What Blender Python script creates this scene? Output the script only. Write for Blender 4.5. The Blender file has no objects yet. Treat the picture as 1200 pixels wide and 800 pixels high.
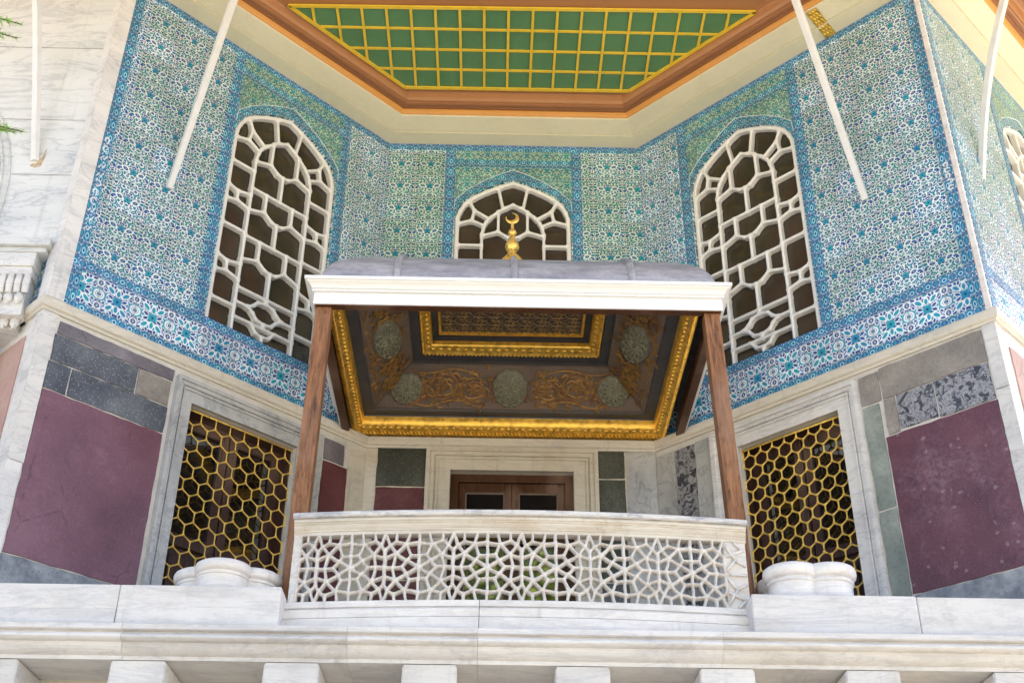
import bpy, bmesh, math, random
import numpy as np
from mathutils import Vector, Matrix
random.seed(7); rng = np.random.default_rng(7)
SC = bpy.context.scene
COL = SC.collection
S2 = math.sqrt(0.5)

# ------------------------------------------------------------------ camera, sky, sun, exposure
cd = bpy.data.cameras.new('camera'); cam = bpy.data.objects.new('camera', cd); COL.objects.link(cam)
cd.sensor_fit = 'HORIZONTAL'; cd.sensor_width = 36.0; cd.lens = 36.0 * 1425.68 / 1200.0
cd.clip_start = 0.05; cd.clip_end = 2000
_R = Vector((0.99978097, -0.01938247, 0.00789563)); _U = Vector((-0.01689764, -0.52496435, 0.85095646)); _F = Vector((0.01234871, 0.85090349, 0.52517688))
M = Matrix((_R, _U, -_F)).transposed().to_4x4(); M.translation = Vector((0, 0, 1.6)); cam.matrix_world = M
SC.camera = cam

SUN_EL, SUN_AZ = math.radians(56), math.radians(38)      # azimuth clockwise from +Y
w = bpy.data.worlds.new('World'); SC.world = w; w.use_nodes = True
nt = w.node_tree; nt.nodes.clear()
sky = nt.nodes.new('ShaderNodeTexSky'); sky.sky_type = 'NISHITA'; sky.sun_disc = False
sky.sun_elevation = SUN_EL; sky.sun_rotation = SUN_AZ; sky.air_density = 0.7; sky.dust_density = 3.0; sky.ozone_density = 0.8
bg = nt.nodes.new('ShaderNodeBackground'); bg.inputs[1].default_value = 0.15
wo = nt.nodes.new('ShaderNodeOutputWorld'); nt.links.new(sky.outputs[0], bg.inputs[0]); nt.links.new(bg.outputs[0], wo.inputs[0])
sl = bpy.data.lights.new('sun', 'SUN'); sl.energy = 4.5; sl.angle = math.radians(0.5); sl.color = (1.0, 0.95, 0.87)
so = bpy.data.objects.new('sun', sl); COL.objects.link(so)
sd_ = Vector((math.sin(SUN_AZ) * math.cos(SUN_EL), math.cos(SUN_AZ) * math.cos(SUN_EL), math.sin(SUN_EL)))
so.rotation_euler = (-sd_).to_track_quat('-Z', 'Y').to_euler(); so.location = (0, 0, 40)
SC.view_settings.view_transform = 'Standard'; SC.view_settings.look = 'None'
SC.view_settings.gamma = 1.0; SC.view_settings.exposure = 2.15
SC.render.engine = 'CYCLES'; SC.cycles.use_denoising = True
SC.cycles.max_bounces = 8; SC.cycles.diffuse_bounces = 5; SC.cycles.glossy_bounces = 3
SC.cycles.sample_clamp_indirect = 8.0

# ------------------------------------------------------------------ node expression helper
class NX:
    """scalar node expression"""
    def __init__(s, nt, sock): s.nt, s.s = nt, sock
    def m(s, op, b=None, c=None, clamp=False):
        n = s.nt.nodes.new('ShaderNodeMath'); n.operation = op; n.use_clamp = clamp
        for i, v in enumerate((s, b, c)):
            if v is None: continue
            if isinstance(v, NX): s.nt.links.new(v.s, n.inputs[i])
            else: n.inputs[i].default_value = float(v)
        return NX(s.nt, n.outputs[0])
    def __add__(s, o): return s.m('ADD', o)
    def __sub__(s, o): return s.m('SUBTRACT', o)
    def __mul__(s, o): return s.m('MULTIPLY', o)
    def __truediv__(s, o): return s.m('DIVIDE', o)
    def abs(s): return s.m('ABSOLUTE')
    def floor(s): return s.m('FLOOR')
    def min(s, o): return s.m('MINIMUM', o)
    def max(s, o): return s.m('MAXIMUM', o)
    def step(s, lo, hi):     # 1 below lo, 0 above hi (soft)
        n = s.nt.nodes.new('ShaderNodeMapRange'); n.interpolation_type = 'SMOOTHSTEP'
        s.nt.links.new(s.s, n.inputs[0]); n.inputs[1].default_value = lo; n.inputs[2].default_value = hi
        n.inputs[3].default_value = 1.0; n.inputs[4].default_value = 0.0
        return NX(s.nt, n.outputs[0])
    def up(s, lo, hi):
        n = s.nt.nodes.new('ShaderNodeMapRange'); n.interpolation_type = 'SMOOTHSTEP'
        s.nt.links.new(s.s, n.inputs[0]); n.inputs[1].default_value = lo; n.inputs[2].default_value = hi
        return NX(s.nt, n.outputs[0])

class MT:
    """material builder"""
    def __init__(s, name, rough=0.6, spec=0.5, metal=0.0):
        s.mat = bpy.data.materials.new(name); s.mat.use_nodes = True
        s.nt = s.mat.node_tree; s.nt.nodes.clear()
        s.out = s.nt.nodes.new('ShaderNodeOutputMaterial'); s.p = s.nt.nodes.new('ShaderNodeBsdfPrincipled'); s.p.name = 'Principled BSDF'
        s.nt.links.new(s.p.outputs[0], s.out.inputs[0])
        s.p.inputs['Roughness'].default_value = rough; s.p.inputs['Specular IOR Level'].default_value = spec; s.p.inputs['Metallic'].default_value = metal
        s.tc = s.nt.nodes.new('ShaderNodeTexCoord')
        s.obj = s.tc.outputs['Object']
    def node(s, t): return s.nt.nodes.new(t)
    def link(s, a, b): s.nt.links.new(a, b)
    def set(s, sock, v):
        if isinstance(v, NX): s.link(v.s, sock)
        elif hasattr(v, 'is_linked') or hasattr(v, 'links'): s.link(v, sock)
        else: sock.default_value = v
    def mapping(s, vec, loc=(0, 0, 0), rot=(0, 0, 0), scale=(1, 1, 1), kind='POINT'):
        n = s.node('ShaderNodeMapping'); n.vector_type = kind; s.link(vec, n.inputs[0])
        n.inputs['Location'].default_value = loc; n.inputs['Rotation'].default_value = rot; n.inputs['Scale'].default_value = scale
        return n.outputs[0]
    def noise(s, vec=None, scale=5, detail=4, rough=0.55, dist=0.0, dim='3D'):
        n = s.node('ShaderNodeTexNoise'); n.noise_dimensions = dim
        s.link(vec or s.obj, n.inputs['Vector']); n.inputs['Scale'].default_value = scale; n.inputs['Detail'].default_value = detail
        n.inputs['Roughness'].default_value = rough; n.inputs['Distortion'].default_value = dist
        return NX(s.nt, n.outputs['Fac'])
    def voro(s, vec=None, scale=5, feature='F1', rand=1.0, dim='3D'):
        n = s.node('ShaderNodeTexVoronoi'); n.voronoi_dimensions = dim; n.feature = feature; s.link(vec or s.obj, n.inputs['Vector'])
        n.inputs['Scale'].default_value = scale; n.inputs['Randomness'].default_value = rand
        return n
    def mix(s, fac, a, b, mode='MIX'):
        n = s.node('ShaderNodeMix'); n.data_type = 'RGBA'; n.blend_type = mode
        s.set(n.inputs[0], fac)
        for i, v in ((6, a), (7, b)):
            if isinstance(v, (tuple, list)): n.inputs[i].default_value = (*v[:3], 1)
            else: s.link(v, n.inputs[i])
        return n.outputs[2]
    def ramp(s, fac, stops):
        n = s.node('ShaderNodeValToRGB'); s.set(n.inputs[0], fac); e = n.color_ramp.elements
        while len(e) < len(stops): e.new(0.5)
        for k, (p, c) in zip(e, stops): k.position = p; k.color = (*c, 1)
        return n.outputs[0]
    def color(s, c):
        if isinstance(c, (tuple, list)): s.p.inputs['Base Color'].default_value = (*c[:3], 1)
        else: s.link(c, s.p.inputs['Base Color'])
    def bump(s, h, strength=0.3, dist=0.01):
        n = s.node('ShaderNodeBump'); n.inputs['Strength'].default_value = strength; n.inputs['Distance'].default_value = dist
        s.set(n.inputs['Height'], h); s.link(n.outputs[0], s.p.inputs['Normal'])
    def rnd(s):
        n = s.node('ShaderNodeObjectInfo'); return NX(s.nt, n.outputs['Random'])
    def sep(s, vec=None):
        n = s.node('ShaderNodeSeparateXYZ'); s.link(vec or s.obj, n.inputs[0]); return [NX(s.nt, o) for o in n.outputs]
    def comb(s, x, y, z=None):
        n = s.node('ShaderNodeCombineXYZ'); s.link(x.s, n.inputs[0]); s.link(y.s, n.inputs[1])
        if z is not None: s.link(z.s, n.inputs[2])
        return n.outputs[0]
    def vlen(s, vec):
        n = s.node('ShaderNodeVectorMath'); n.operation = 'LENGTH'; s.link(vec, n.inputs[0]); return NX(s.nt, n.outputs['Value'])

def plain(name, c, rough=0.5, spec=0.5, metal=0.0, var=0.12, scale=6, bump=0.05):
    m = MT(name, rough, spec, metal)
    n = m.noise(scale=scale, detail=6)
    n2 = m.noise(scale=scale * 9, detail=3)
    dark = tuple(x * (1 - var * 2) for x in c); lite = tuple(min(1, x * (1 + var)) for x in c)
    m.color(m.ramp(n * 0.7 + n2 * 0.3, [(0.3, dark), (0.5, c), (0.72, lite)]))
    m.bump(n2, bump, 0.004)
    return m.mat

def marble(name, base=(0.72, 0.70, 0.66), vein=(0.40, 0.40, 0.42), stain=(0.60, 0.50, 0.36), amount=0.5, stain_amt=0.35, scale=1.4, rot=(0.3, 0.5, 0.4), rough=0.38, stretch=(1, 1, 4), patch=0.0, patch_col=(0.30, 0.31, 0.35)):
    m = MT(name, rough, 0.4)
    r = m.rnd()
    off = m.node('ShaderNodeVectorMath'); off.operation = 'ADD'; m.link(m.obj, off.inputs[0])
    cx = m.comb(r * 37.0, r * 91.0, r * 13.0); m.link(cx, off.inputs[1])
    v = m.mapping(off.outputs[0], rot=rot, scale=stretch)
    wv = m.noise(v, scale=scale, detail=8, rough=0.62, dist=1.2)
    ridge = ((wv - 0.5).abs()).step(0.0, 0.035).max(((m.noise(v, scale=scale * 2.7, detail=6, rough=.6, dist=.8) - 0.52).abs()).step(0.0, 0.022) * 0.6)
    broad = m.noise(v, scale=scale * 0.6, detail=5)
    c = m.mix((ridge * 0.75 + broad.up(0.42, 0.70) * 0.7) * amount, base, vein)
    st = m.noise(off.outputs[0], scale=2.3, detail=7, rough=0.65).up(0.52, 0.78)
    c = m.mix(st * stain_amt, c, stain)
    drip = m.noise(m.mapping(off.outputs[0], scale=(11, 11, .7)), scale=1.5, detail=6, rough=.65).up(0.54, 0.72) * m.noise(off.outputs[0], scale=1.1, detail=3).up(.42, .6)
    c = m.mix(drip * 0.30, c, tuple(x * 0.55 for x in stain))
    fine = m.noise(scale=45, detail=4, rough=0.7)
    c = m.mix(fine.up(0.62, 0.75) * 0.18, c, tuple(x * 0.5 for x in base))
    if patch:
        pt = m.noise(m.mapping(off.outputs[0], scale=(1, 2.5, 3)), scale=3.2, detail=10, rough=0.75).up(0.46, 0.60); c = m.mix(pt * patch, c, patch_col)
    tone = m.ramp(r, [(0, (0.90, 0.89, 0.87)), (1, (1.0, 1.0, 1.0))])
    c = m.mix(1.0, c, tone, 'MULTIPLY')
    m.color(c)
    m.bump(fine * 0.5 + m.noise(scale=9, detail=5), 0.25, 0.006)
    m.set(m.p.inputs['Roughness'], fine * 0.3 + (rough - 0.12))
    return m.mat

def speckled(name, cols, scale=60, rough=0.3, cloud=1.5, spec_col=None, spec_amt=0.3):
    m = MT(name, rough, 0.45)
    a = m.noise(scale=cloud, detail=5); b = m.noise(scale=scale, detail=3, rough=0.7)
    c = m.ramp(a * 0.72 + b * 0.28, [(0.34, cols[0]), (0.5, cols[1]), (0.66, cols[2])])
    if spec_col:
        v = m.voro(scale=scale * 1.1); d = NX(m.nt, v.outputs['Distance'])
        c = m.mix(d.step(0.12, 0.28) * spec_amt, c, spec_col)
    ck = m.voro(m.mapping(m.obj, scale=(1, 1, .7)), scale=2.1, feature='DISTANCE_TO_EDGE'); wobk = (m.noise(scale=9, detail=5) - 0.5) * 0.10
    c = m.mix((NX(m.nt, ck.outputs['Distance']) + wobk).abs().step(0.002, 0.012) * m.noise(scale=1.7, detail=2).up(.48, .6) * 0.45, c, tuple(x * 0.5 for x in cols[0]))
    dirt = m.noise(scale=3.3, detail=8, rough=0.7).up(0.56, 0.7)
    c = m.mix(dirt * 0.25, c, tuple(min(1, x * 1.6 + 0.05) for x in cols[2]))
    m.color(c); m.bump(b, 0.12, 0.003)
    m.set(m.p.inputs['Roughness'], a * 0.4 + (rough - 0.1))
    return m.mat

# glazed tile: coordinates are the wall's own x and z
def tile_mat(name, cw, ch, x0, z0, motifs, ground, tints, grout=0.6, jitter=0.02, leaf=None, rough=0.28, drift=0.6, halo=1.2):
    m = MT(name, rough, 0.5)
    X, Yy, Z = m.sep()
    wob = m.noise(scale=14, detail=2)
    u = (X - x0) / cw; v = (Z - z0) / ch
    iu = (u + 0.5).floor(); iv = (v + 0.5).floor()
    fu = u - iu; fv = v - iv
    wn = m.node('ShaderNodeTexWhiteNoise'); wn.noise_dimensions = '2D'; m.link(m.comb(iu, iv), wn.inputs['Vector'])
    rv = NX(m.nt, wn.outputs['Value'])
    wc = m.node('ShaderNodeTexWhiteNoise'); wc.noise_dimensions = '1D'; m.link((iu * 1.37 + 5.0).s, wc.inputs['W'])
    rc = NX(m.nt, wc.outputs['Value'])
    px = fu.abs() + (wob - 0.5) * jitter * 2
    py = fv + (m.noise(scale=17, detail=2) - 0.5) * jitter * 2
    P = m.comb(px, py)
    g = m.noise(scale=30, detail=3)
    dr = (rv * 0.45 + rc * 0.55)
    col = m.mix(g.up(0.35, 0.7) * 0.5, ground, tuple(x * 0.82 for x in ground))
    if leaf:                                   # net of small painted leaves parted by the white ground, mirrored inside each tile
        ve = m.voro(P, scale=leaf[0], feature='DISTANCE_TO_EDGE', rand=0.8, dim='2D'); d = NX(m.nt, ve.outputs['Distance'])
        vo = m.voro(P, scale=leaf[0], rand=0.8, dim='2D')
        sc_ = m.node('ShaderNodeSeparateColor'); m.link(vo.outputs['Color'], sc_.inputs[0])
        h = NX(m.nt, sc_.outputs[0]); h2 = NX(m.nt, sc_.outputs[1]); h3 = NX(m.nt, sc_.outputs[2])
        lc = m.mix(h.up(0.42, 0.46), leaf[1], leaf[2]); lc = m.mix(h2.up(0.66, 0.70), lc, leaf[3])
        lc = m.mix((NX(m.nt, vo.outputs['Distance'])).step(0.10, 0.18) * h3.up(0.6, 0.62) * 0.7, lc, ground)
        col = m.mix((d + (h3 - 0.5) * 0.08).up(leaf[4] - 0.035, leaf[4] + 0.035), col, lc)
    for layer in motifs:
        c, items = layer
        acc = None
        for it in items:
            if it[0] == 'e':
                _, cx, cy, rx, ry, rot = it
                d = m.vlen(m.mapping(P, (cx, cy, 0), (0, 0, rot), (rx, ry, 1), 'TEXTURE'))
            elif it[0] == 'a':                 # open arc: a ring cut on one side
                _, cx, cy, rx, ry, rot, hw = it
                mp = m.mapping(P, (cx, cy, 0), (0, 0, rot), (rx, ry, 1), 'TEXTURE')
                d = ((m.vlen(mp) - 1.0).abs() * (min(rx, ry) / hw)).max(m.sep(mp)[1] * -3.0)
            else:                              # ring: distance from the ring line in units of its half width
                _, cx, cy, rx, ry, rot, hw = it
                d = (m.vlen(m.mapping(P, (cx, cy, 0), (0, 0, rot), (rx, ry, 1), 'TEXTURE')) - 1.0).abs() * (min(rx, ry) / hw)
            acc = d if acc is None else acc.min(d)
        if halo and len(items) > 3: col = m.mix(acc.step(halo + 0.1, halo + 0.5), col, ground)
        if c in SHIFT: c = m.mix(dr.up(0.35, 0.75) * drift, c, SHIFT[c])
        col = m.mix(acc.step(0.72, 1.22), col, c)
    # firing differences between tiles and columns of tiles; middle wall adds painted bounce light
    t = m.ramp(rv * 0.5 + rc * 0.5, [(0.0, tints[0]), (0.45, tints[1]), (1.0, tints[2])])
    col = m.mix(0.8, col, t, 'MULTIPLY')
    val = m.node('ShaderNodeHueSaturation'); m.link(col, val.inputs['Color']); m.set(val.inputs['Value'], rv * 0.26 + 0.87); m.set(val.inputs['Saturation'], rc * 0.2 + 0.98); col = val.outputs[0]
    edge = (fu.abs().max(fv.abs())).up(0.470, 0.490)
    col = m.mix(edge * grout, col, (0.25, 0.27, 0.27))
    m.color(col)
    m.set(m.p.inputs['Roughness'], g * 0.18 + (rough - 0.06))
    m.bump((edge * -1.0) + m.noise(scale=5, detail=2) * 0.8, 0.12, 0.006)
    return m.mat

# ------------------------------------------------------------------ materials
COB = (0.008, 0.075, 0.32); NAV = (0.012, 0.04, 0.12); TUR = (0.01, 0.25, 0.44); TEA = (0.01, 0.22, 0.25); WHI = (0.80, 0.85, 0.84); LIL = (0.23, 0.35, 0.45)
SHIFT = {COB: (0.02, 0.035, 0.09), TEA: (0.02, 0.20, 0.36), TUR: (0.03, 0.36, 0.36)}
FIELD_MOTIFS = [
    (TEA, [('a', .30, .22, .115, .10, 0.5, .025), ('a', .19, .36, .09, .10, 3.5, .024), ('a', .40, -.24, .11, .10, 2.6, .025), ('a', .27, -.38, .10, .10, -.5, .024), ('a', .07, -.40, .085, .10, 2.0, .020), ('a', .08, .44, .10, .08, .4, .018)]),
    (COB, [('e', .235, .010, .085, .055, .35), ('e', .30, .25, .046, .034, .7), ('e', .41, -.27, .05, .036, .5), ('e', .11, .16, .045, .026, 1.0), ('e', .13, -.14, .045, .026, -.9)]),
    (LIL, [('e', .235, .010, .032, .020, .35)]),
    (TUR, [('e', 0, 0, .092, .092, .78), ('e', .50, .08, .035, .045, 0), ('e', .5, .47, .05, .04, 0)]),
    (NAV, [('e', 0, 0, .026, .026, 0)]),
]
LOW_MOTIFS = [
    (TUR, [('r', .50, .0, .175, .165, 0, .020), ('e', 0, .25, .05, .10, 0), ('e', 0, -.25, .05, .10, 0), ('e', .20, .28, .11, .055, .8), ('e', .20, -.28, .11, .055, -.8), ('e', 0, .5, .13, .07, 0), ('r', .28, .0, .07, .13, 0, .018), ('r', .5, .5, .19, .16, 0, .02)]),
    (COB, [('e', .5, 0, .10, .095, 0), ('e', .5, .36, .07, .085, 0), ('e', .5, -.36, .07, .085, 0), ('e', .19, .07, .075, .042, .6), ('e', .19, -.08, .075, .042, -.6), ('e', .34, .44, .07, .036, .3), ('e', .34, -.44, .07, .036, -.3), ('e', .12, .42, .034, .06, .3), ('e', .12, -.42, .034, .06, -.3), ('e', .35, .21, .05, .034, .5), ('e', .35, -.21, .05, .034, -.5)]),
    (WHI, [('r', .5, 0, .07, .065, 0, .014), ('e', .5, .36, .024, .034, 0), ('e', .5, -.36, .024, .034, 0)]),
    (TUR, [('e', 0, 0, .13, .14, 0), ('e', .5, 0, .03, .03, 0)]),
    (NAV, [('e', 0, 0, .035, .04, 0)]),
]
BORD_MOTIFS = [
    (TUR, [('e', 0, 0, .24, .32, 0), ('e', .5, .0, .12, .18, 0)]),
    (LIL, [('r', .5, 0, .24, .36, 0, .03), ('e', .2, .4, .05, .05, 0), ('e', .2, -.4, .05, .05, 0)]),
    (WHI, [('e', .32, .28, .035, .06, .6), ('e', .32, -.28, .035, .06, -.6), ('r', 0, 0, .12, .17, 0, .018), ('e', .18, .36, .025, .045, -.5), ('e', .18, -.36, .025, .045, .5)]),
    (COB, [('e', 0, 0, .06, .09, 0)]),
]
TIN = ((0.80, 0.93, 0.80), (0.93, 0.98, 0.93), (0.90, 0.95, 1.06))
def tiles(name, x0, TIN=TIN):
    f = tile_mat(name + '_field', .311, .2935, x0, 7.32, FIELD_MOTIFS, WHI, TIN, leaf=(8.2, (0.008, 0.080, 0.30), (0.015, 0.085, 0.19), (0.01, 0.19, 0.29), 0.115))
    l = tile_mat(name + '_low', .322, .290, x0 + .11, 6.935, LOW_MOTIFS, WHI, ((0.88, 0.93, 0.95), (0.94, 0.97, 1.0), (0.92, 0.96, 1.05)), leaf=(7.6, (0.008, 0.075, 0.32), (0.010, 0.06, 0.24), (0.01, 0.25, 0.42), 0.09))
    return f, l
BLU = (0.008, 0.065, 0.27)
M_bordh = tile_mat('border_tile_across', .14, .095, 0, 7.1275, BORD_MOTIFS, BLU, ((.8, .9, .9), (.95, 1, 1), (.95, .95, 1.1)), leaf=(6., (.03, .12, .36), (.01, .18, .36), (0.28, 0.40, 0.56), .10), halo=0)
M_bordv = tile_mat('border_tile_upright', .095, .145, 0, 0, BORD_MOTIFS, (0.006, 0.065, 0.19), ((.7, .9, .85), (.85, 1, 1), (.9, .95, 1.1)), leaf=(6., (.03, .12, .36), (.01, .18, .36), (0.28, 0.40, 0.56), .10), halo=0)
M_span = tile_mat('spandrel_tile', .21, .20, 0, 9.9, FIELD_MOTIFS, (0.55, 0.68, 0.52), ((.7, .85, .75), (.85, .95, .85), (.9, 1, .95)), leaf=(5.0, (0.015, 0.16, 0.17), (0.015, 0.11, 0.17), (0.015, 0.05, 0.17), 0.11))
M_archb = tile_mat('arch_band_tile', .11, .10, 0, 9.5, BORD_MOTIFS, (0.02, 0.09, 0.18), ((.7, .85, .85), (.9, 1, 1), (.9, .95, 1.05)), leaf=(6., (.04, .13, .24), (.02, .18, .26), (.3, .4, .45), .10), halo=0)
M_script = plain('script_glaze', (0.72, 0.76, 0.80), 0.2, var=0.05)

M_marb = marble('white_marble', (0.76, 0.75, 0.73), (0.45, 0.45, 0.47), amount=0.6, stain_amt=0.22)
M_marbL = marble('ledge_marble', (0.78, 0.76, 0.74), (0.50, 0.50, 0.53), (0.60, 0.52, 0.40), amount=0.55, stain_amt=0.35, stretch=(.6, 1, 4), patch=.28, patch_col=(0.46, 0.44, 0.43))
M_marbG = marble('grey_veined_marble', (0.50, 0.51, 0.51), (0.27, 0.28, 0.30), (0.45, 0.40, 0.33), amount=0.75, scale=3.2, stain_amt=0.2, stretch=(1, 1, 1))
M_marbW = marble('arcade_marble', (0.72, 0.73, 0.72), (0.42, 0.45, 0.47), (0.62, 0.58, 0.50), amount=0.7, stain_amt=.2, scale=.8, stretch=(1, 1, 4), rot=(0.1, -0.4, 0.1))
M_marbY = marble('aged_marble', (0.64, 0.60, 0.51), (0.42, 0.40, 0.36), (0.48, 0.38, 0.25), amount=0.5, stain_amt=0.5)
M_balu = marble('weathered_marble', (0.80, 0.77, 0.73), (0.50, 0.48, 0.48), (0.50, 0.38, 0.28), amount=0.35, stain_amt=0.4, stretch=(.5, 1, 5), patch=.3, patch_col=(0.48, 0.44, 0.40))
M_rail = marble('rail_marble', (0.72, 0.70, 0.67), (0.30, 0.31, 0.36), (0.50, 0.33, 0.18), amount=0.6, stain_amt=0.5, stretch=(.5, 1, 6), patch=.8)
M_railB = marble('stained_marble', (0.76, 0.72, 0.65), (0.48, 0.45, 0.42), (0.52, 0.36, 0.20), amount=0.4, stain_amt=0.6, stretch=(.35, 1, 9), patch=.28, patch_col=(0.45, 0.34, 0.22))
M_porph = speckled('porphyry', ((0.115, 0.044, 0.060), (0.165, 0.068, 0.092), (0.22, 0.105, 0.14)), 60, 0.27, 1.8, (0.36, 0.25, 0.32), 0.25)
def worn_porphyry():
    mat = speckled('worn_porphyry', ((0.085, 0.026, 0.036), (0.12, 0.040, 0.055), (0.165, 0.065, 0.085)), 55, 0.32, 2.0, (0.38, 0.28, 0.31), 0.25)
    m = MT.__new__(MT); m.mat = mat; m.nt = mat.node_tree; m.p = m.nt.nodes['Principled BSDF']; m.tc = m.nt.nodes['Texture Coordinate']; m.obj = m.tc.outputs['Object']
    src = m.p.inputs['Base Color'].links[0].from_socket
    v = m.voro(scale=15.0); cc = m.node('ShaderNodeSeparateColor'); m.link(v.outputs['Color'], cc.inputs[0]); d = NX(m.nt, v.outputs['Distance']) + (m.noise(scale=36, detail=4) - 0.5) * 0.75
    chip = d.step(0.16, 0.24) * NX(m.nt, cc.outputs[0]).up(0.74, 0.78)
    cl = m.noise(m.mapping(m.obj, scale=(1, 1, .7)), scale=2.2, detail=4, rough=0.6).up(0.48, 0.70) * (m.noise(scale=24, detail=6, rough=.75).up(.38, .62))
    c = m.mix(cl * 0.38, src, (0.34, 0.24, 0.29)); c = m.mix(chip * 0.3, c, (0.42, 0.34, 0.36)); m.color(c)
    return mat
M_porphR = worn_porphyry()
M_porphD = speckled('deep_porphyry', ((0.075, 0.020, 0.022), (0.11, 0.032, 0.036), (0.15, 0.05, 0.055)), 50, 0.34, 2.5, (0.30, 0.20, 0.20), 0.25)
M_gran = speckled('dark_granite', ((0.045, 0.052, 0.066), (0.09, 0.10, 0.12), (0.17, 0.185, 0.205)), 42, 0.35, 2.4, (0.50, 0.52, 0.53), 0.5)
M_slate = speckled('mauve_slate', ((0.11, 0.10, 0.12), (0.17, 0.155, 0.175), (0.24, 0.22, 0.24)), 40, 0.45, 2.5)
M_taupe = speckled('taupe_stone', ((0.17, 0.15, 0.13), (0.26, 0.235, 0.21), (0.36, 0.33, 0.29)), 35, 0.45, 3.0, (0.12, 0.10, 0.09), 0.35)
M_green = speckled('green_breccia', ((0.14, 0.17, 0.15), (0.22, 0.25, 0.22), (0.33, 0.36, 0.32)), 28, 0.4, 3.0, (0.12, 0.14, 0.10), 0.4)
M_olive = speckled('dark_olive_granite', ((0.025, 0.028, 0.022), (0.05, 0.054, 0.043), (0.11, 0.115, 0.09)), 42, 0.4, 2.0, (0.26, 0.26, 0.20), 0.4)
M_pink = speckled('pink_limestone', ((0.38, 0.23, 0.19), (0.48, 0.31, 0.26), (0.56, 0.40, 0.34)), 30, 0.5, 2.0)
def breccia():
    m = MT('black_white_breccia', 0.35, 0.45)
    v = m.noise(scale=15, detail=8, rough=0.75, dist=1.0)
    m.color(m.ramp(v, [(0.36, (0.02, 0.022, 0.03)), (0.47, (0.07, 0.075, 0.09)), (0.53, (0.42, 0.42, 0.44)), (0.60, (0.10, 0.10, 0.12)), (0.7, (0.48, 0.48, 0.48))])); m.bump(v, 0.1, 0.004)
    return m.mat
M_brec = breccia()
M_mortar = plain('mortar', (0.62, 0.60, 0.56), 0.8)

def wood(name, a, b, rough=0.55, sc=3.0):
    m = MT(name, rough, 0.3)
    v = m.mapping(m.obj, scale=(14, 14, 0.9)); n = m.noise(v, scale=sc, detail=7, rough=0.65, dist=0.6)
    v2 = m.mapping(m.obj, scale=(60, 60, 1.2)); n2 = m.noise(v2, scale=sc, detail=3)
    big = m.noise(scale=1.4, detail=4)
    c = m.ramp(n, [(0.3, a), (0.55, b), (0.75, tuple(x * 1.35 for x in b))])
    c = m.mix(n2.up(0.58, 0.7) * 0.65, c, tuple(x * 0.35 for x in a))
    c = m.mix(big.up(0.5, 0.7) * 0.45, c, (0.30, 0.20, 0.15))
    kn = m.noise(m.mapping(m.obj, scale=(9, 9, 2.2)), scale=1.8, detail=5, rough=.6).up(.57, .70)
    c = m.mix(kn * 0.7, c, tuple(x * 0.5 for x in a)); m.color(c); m.bump(n + n2 * 0.6, 0.4, 0.006)
    return m.mat
M_wood = wood('oiled_timber', (0.105, 0.045, 0.022), (0.29, 0.135, 0.062))
M_shut = wood('shutter_timber', (0.035, 0.018, 0.014), (0.07, 0.034, 0.026), 0.45)
M_door = wood('door_timber', (0.045, 0.018, 0.009), (0.075, 0.032, 0.014), 0.4)
M_bead = plain('bead_paint', (0.16, 0.12, 0.09), 0.5)
M_rust = plain('rust_stain', (0.50, 0.38, 0.24), 0.8, var=.35, scale=18)
M_beam = wood('dark_beam', (0.045, 0.016, 0.006), (0.085, 0.032, 0.012), 0.4)
M_white = plain('white_plaster', (0.78, 0.77, 0.74), 0.5, var=0.04, scale=12)
M_fascia = plain('white_paint', (0.80, 0.80, 0.79), 0.4, var=0.03, scale=4)
M_strut = plain('strut_paint', (0.72, 0.72, 0.71), 0.4, var=0.05, scale=7)
M_cream = plain('cream_paint', (0.66, 0.61, 0.44), 0.5, var=0.05, scale=2)
M_orange = plain('orange_paint', (0.60, 0.27, 0.05), 0.4, var=0.05, scale=2)
M_brown = plain('brown_paint', (0.37, 0.165, 0.062), 0.42, var=0.06, scale=1.5)
M_brown2 = plain('dark_brown_paint', (0.29, 0.12, 0.048), 0.42, var=0.06, scale=1.5)
M_leaf = plain('green_paint', (0.095, 0.215, 0.090), 0.4, var=0.10, scale=2.0)
M_yell = plain('gilt_yellow_paint', (0.75, 0.50, 0.04), 0.3, var=0.08, scale=8)
def gilt(name, c, rough, metal=0.85):
    m = MT(name, rough, 0.5, metal); n = m.noise(scale=22, detail=5)
    m.color(m.ramp(n, [(0.3, tuple(x * 0.55 for x in c)), (0.55, c), (0.75, tuple(min(1, x * 1.15) for x in c))]))
    m.set(m.p.inputs['Roughness'], n * 0.35 + (rough - 0.15)); m.bump(m.noise(scale=60, detail=3), 0.2, 0.003)
    return m.mat
M_gold = gilt('gilding', (0.90, 0.56, 0.10), 0.34, 0.75)
M_brass = gilt('brass', (0.92, 0.62, 0.14), 0.30, 0.4)
M_polish = gilt('polished_gold', (0.95, 0.62, 0.16), 0.28, 0.55)
M_scroll = gilt('dull_gilt_paint', (0.30, 0.165, 0.045), 0.45, 0.3)
M_scroll2 = plain('russet_paint', (0.17, 0.085, 0.035), 0.5, var=.2)
M_medal = plain('medallion_paint', (0.15, 0.145, 0.105), 0.5, var=0.2, scale=14)
M_medline = plain('medallion_line_paint', (0.27, 0.28, 0.19), 0.5, var=0.15)
M_cove = plain('umber_paint', (0.15, 0.112, 0.088), 0.5, var=0.2, scale=4)
M_coveD = plain('smoky_paint', (0.05, 0.05, 0.055), 0.45, var=0.2, scale=5)
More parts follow.
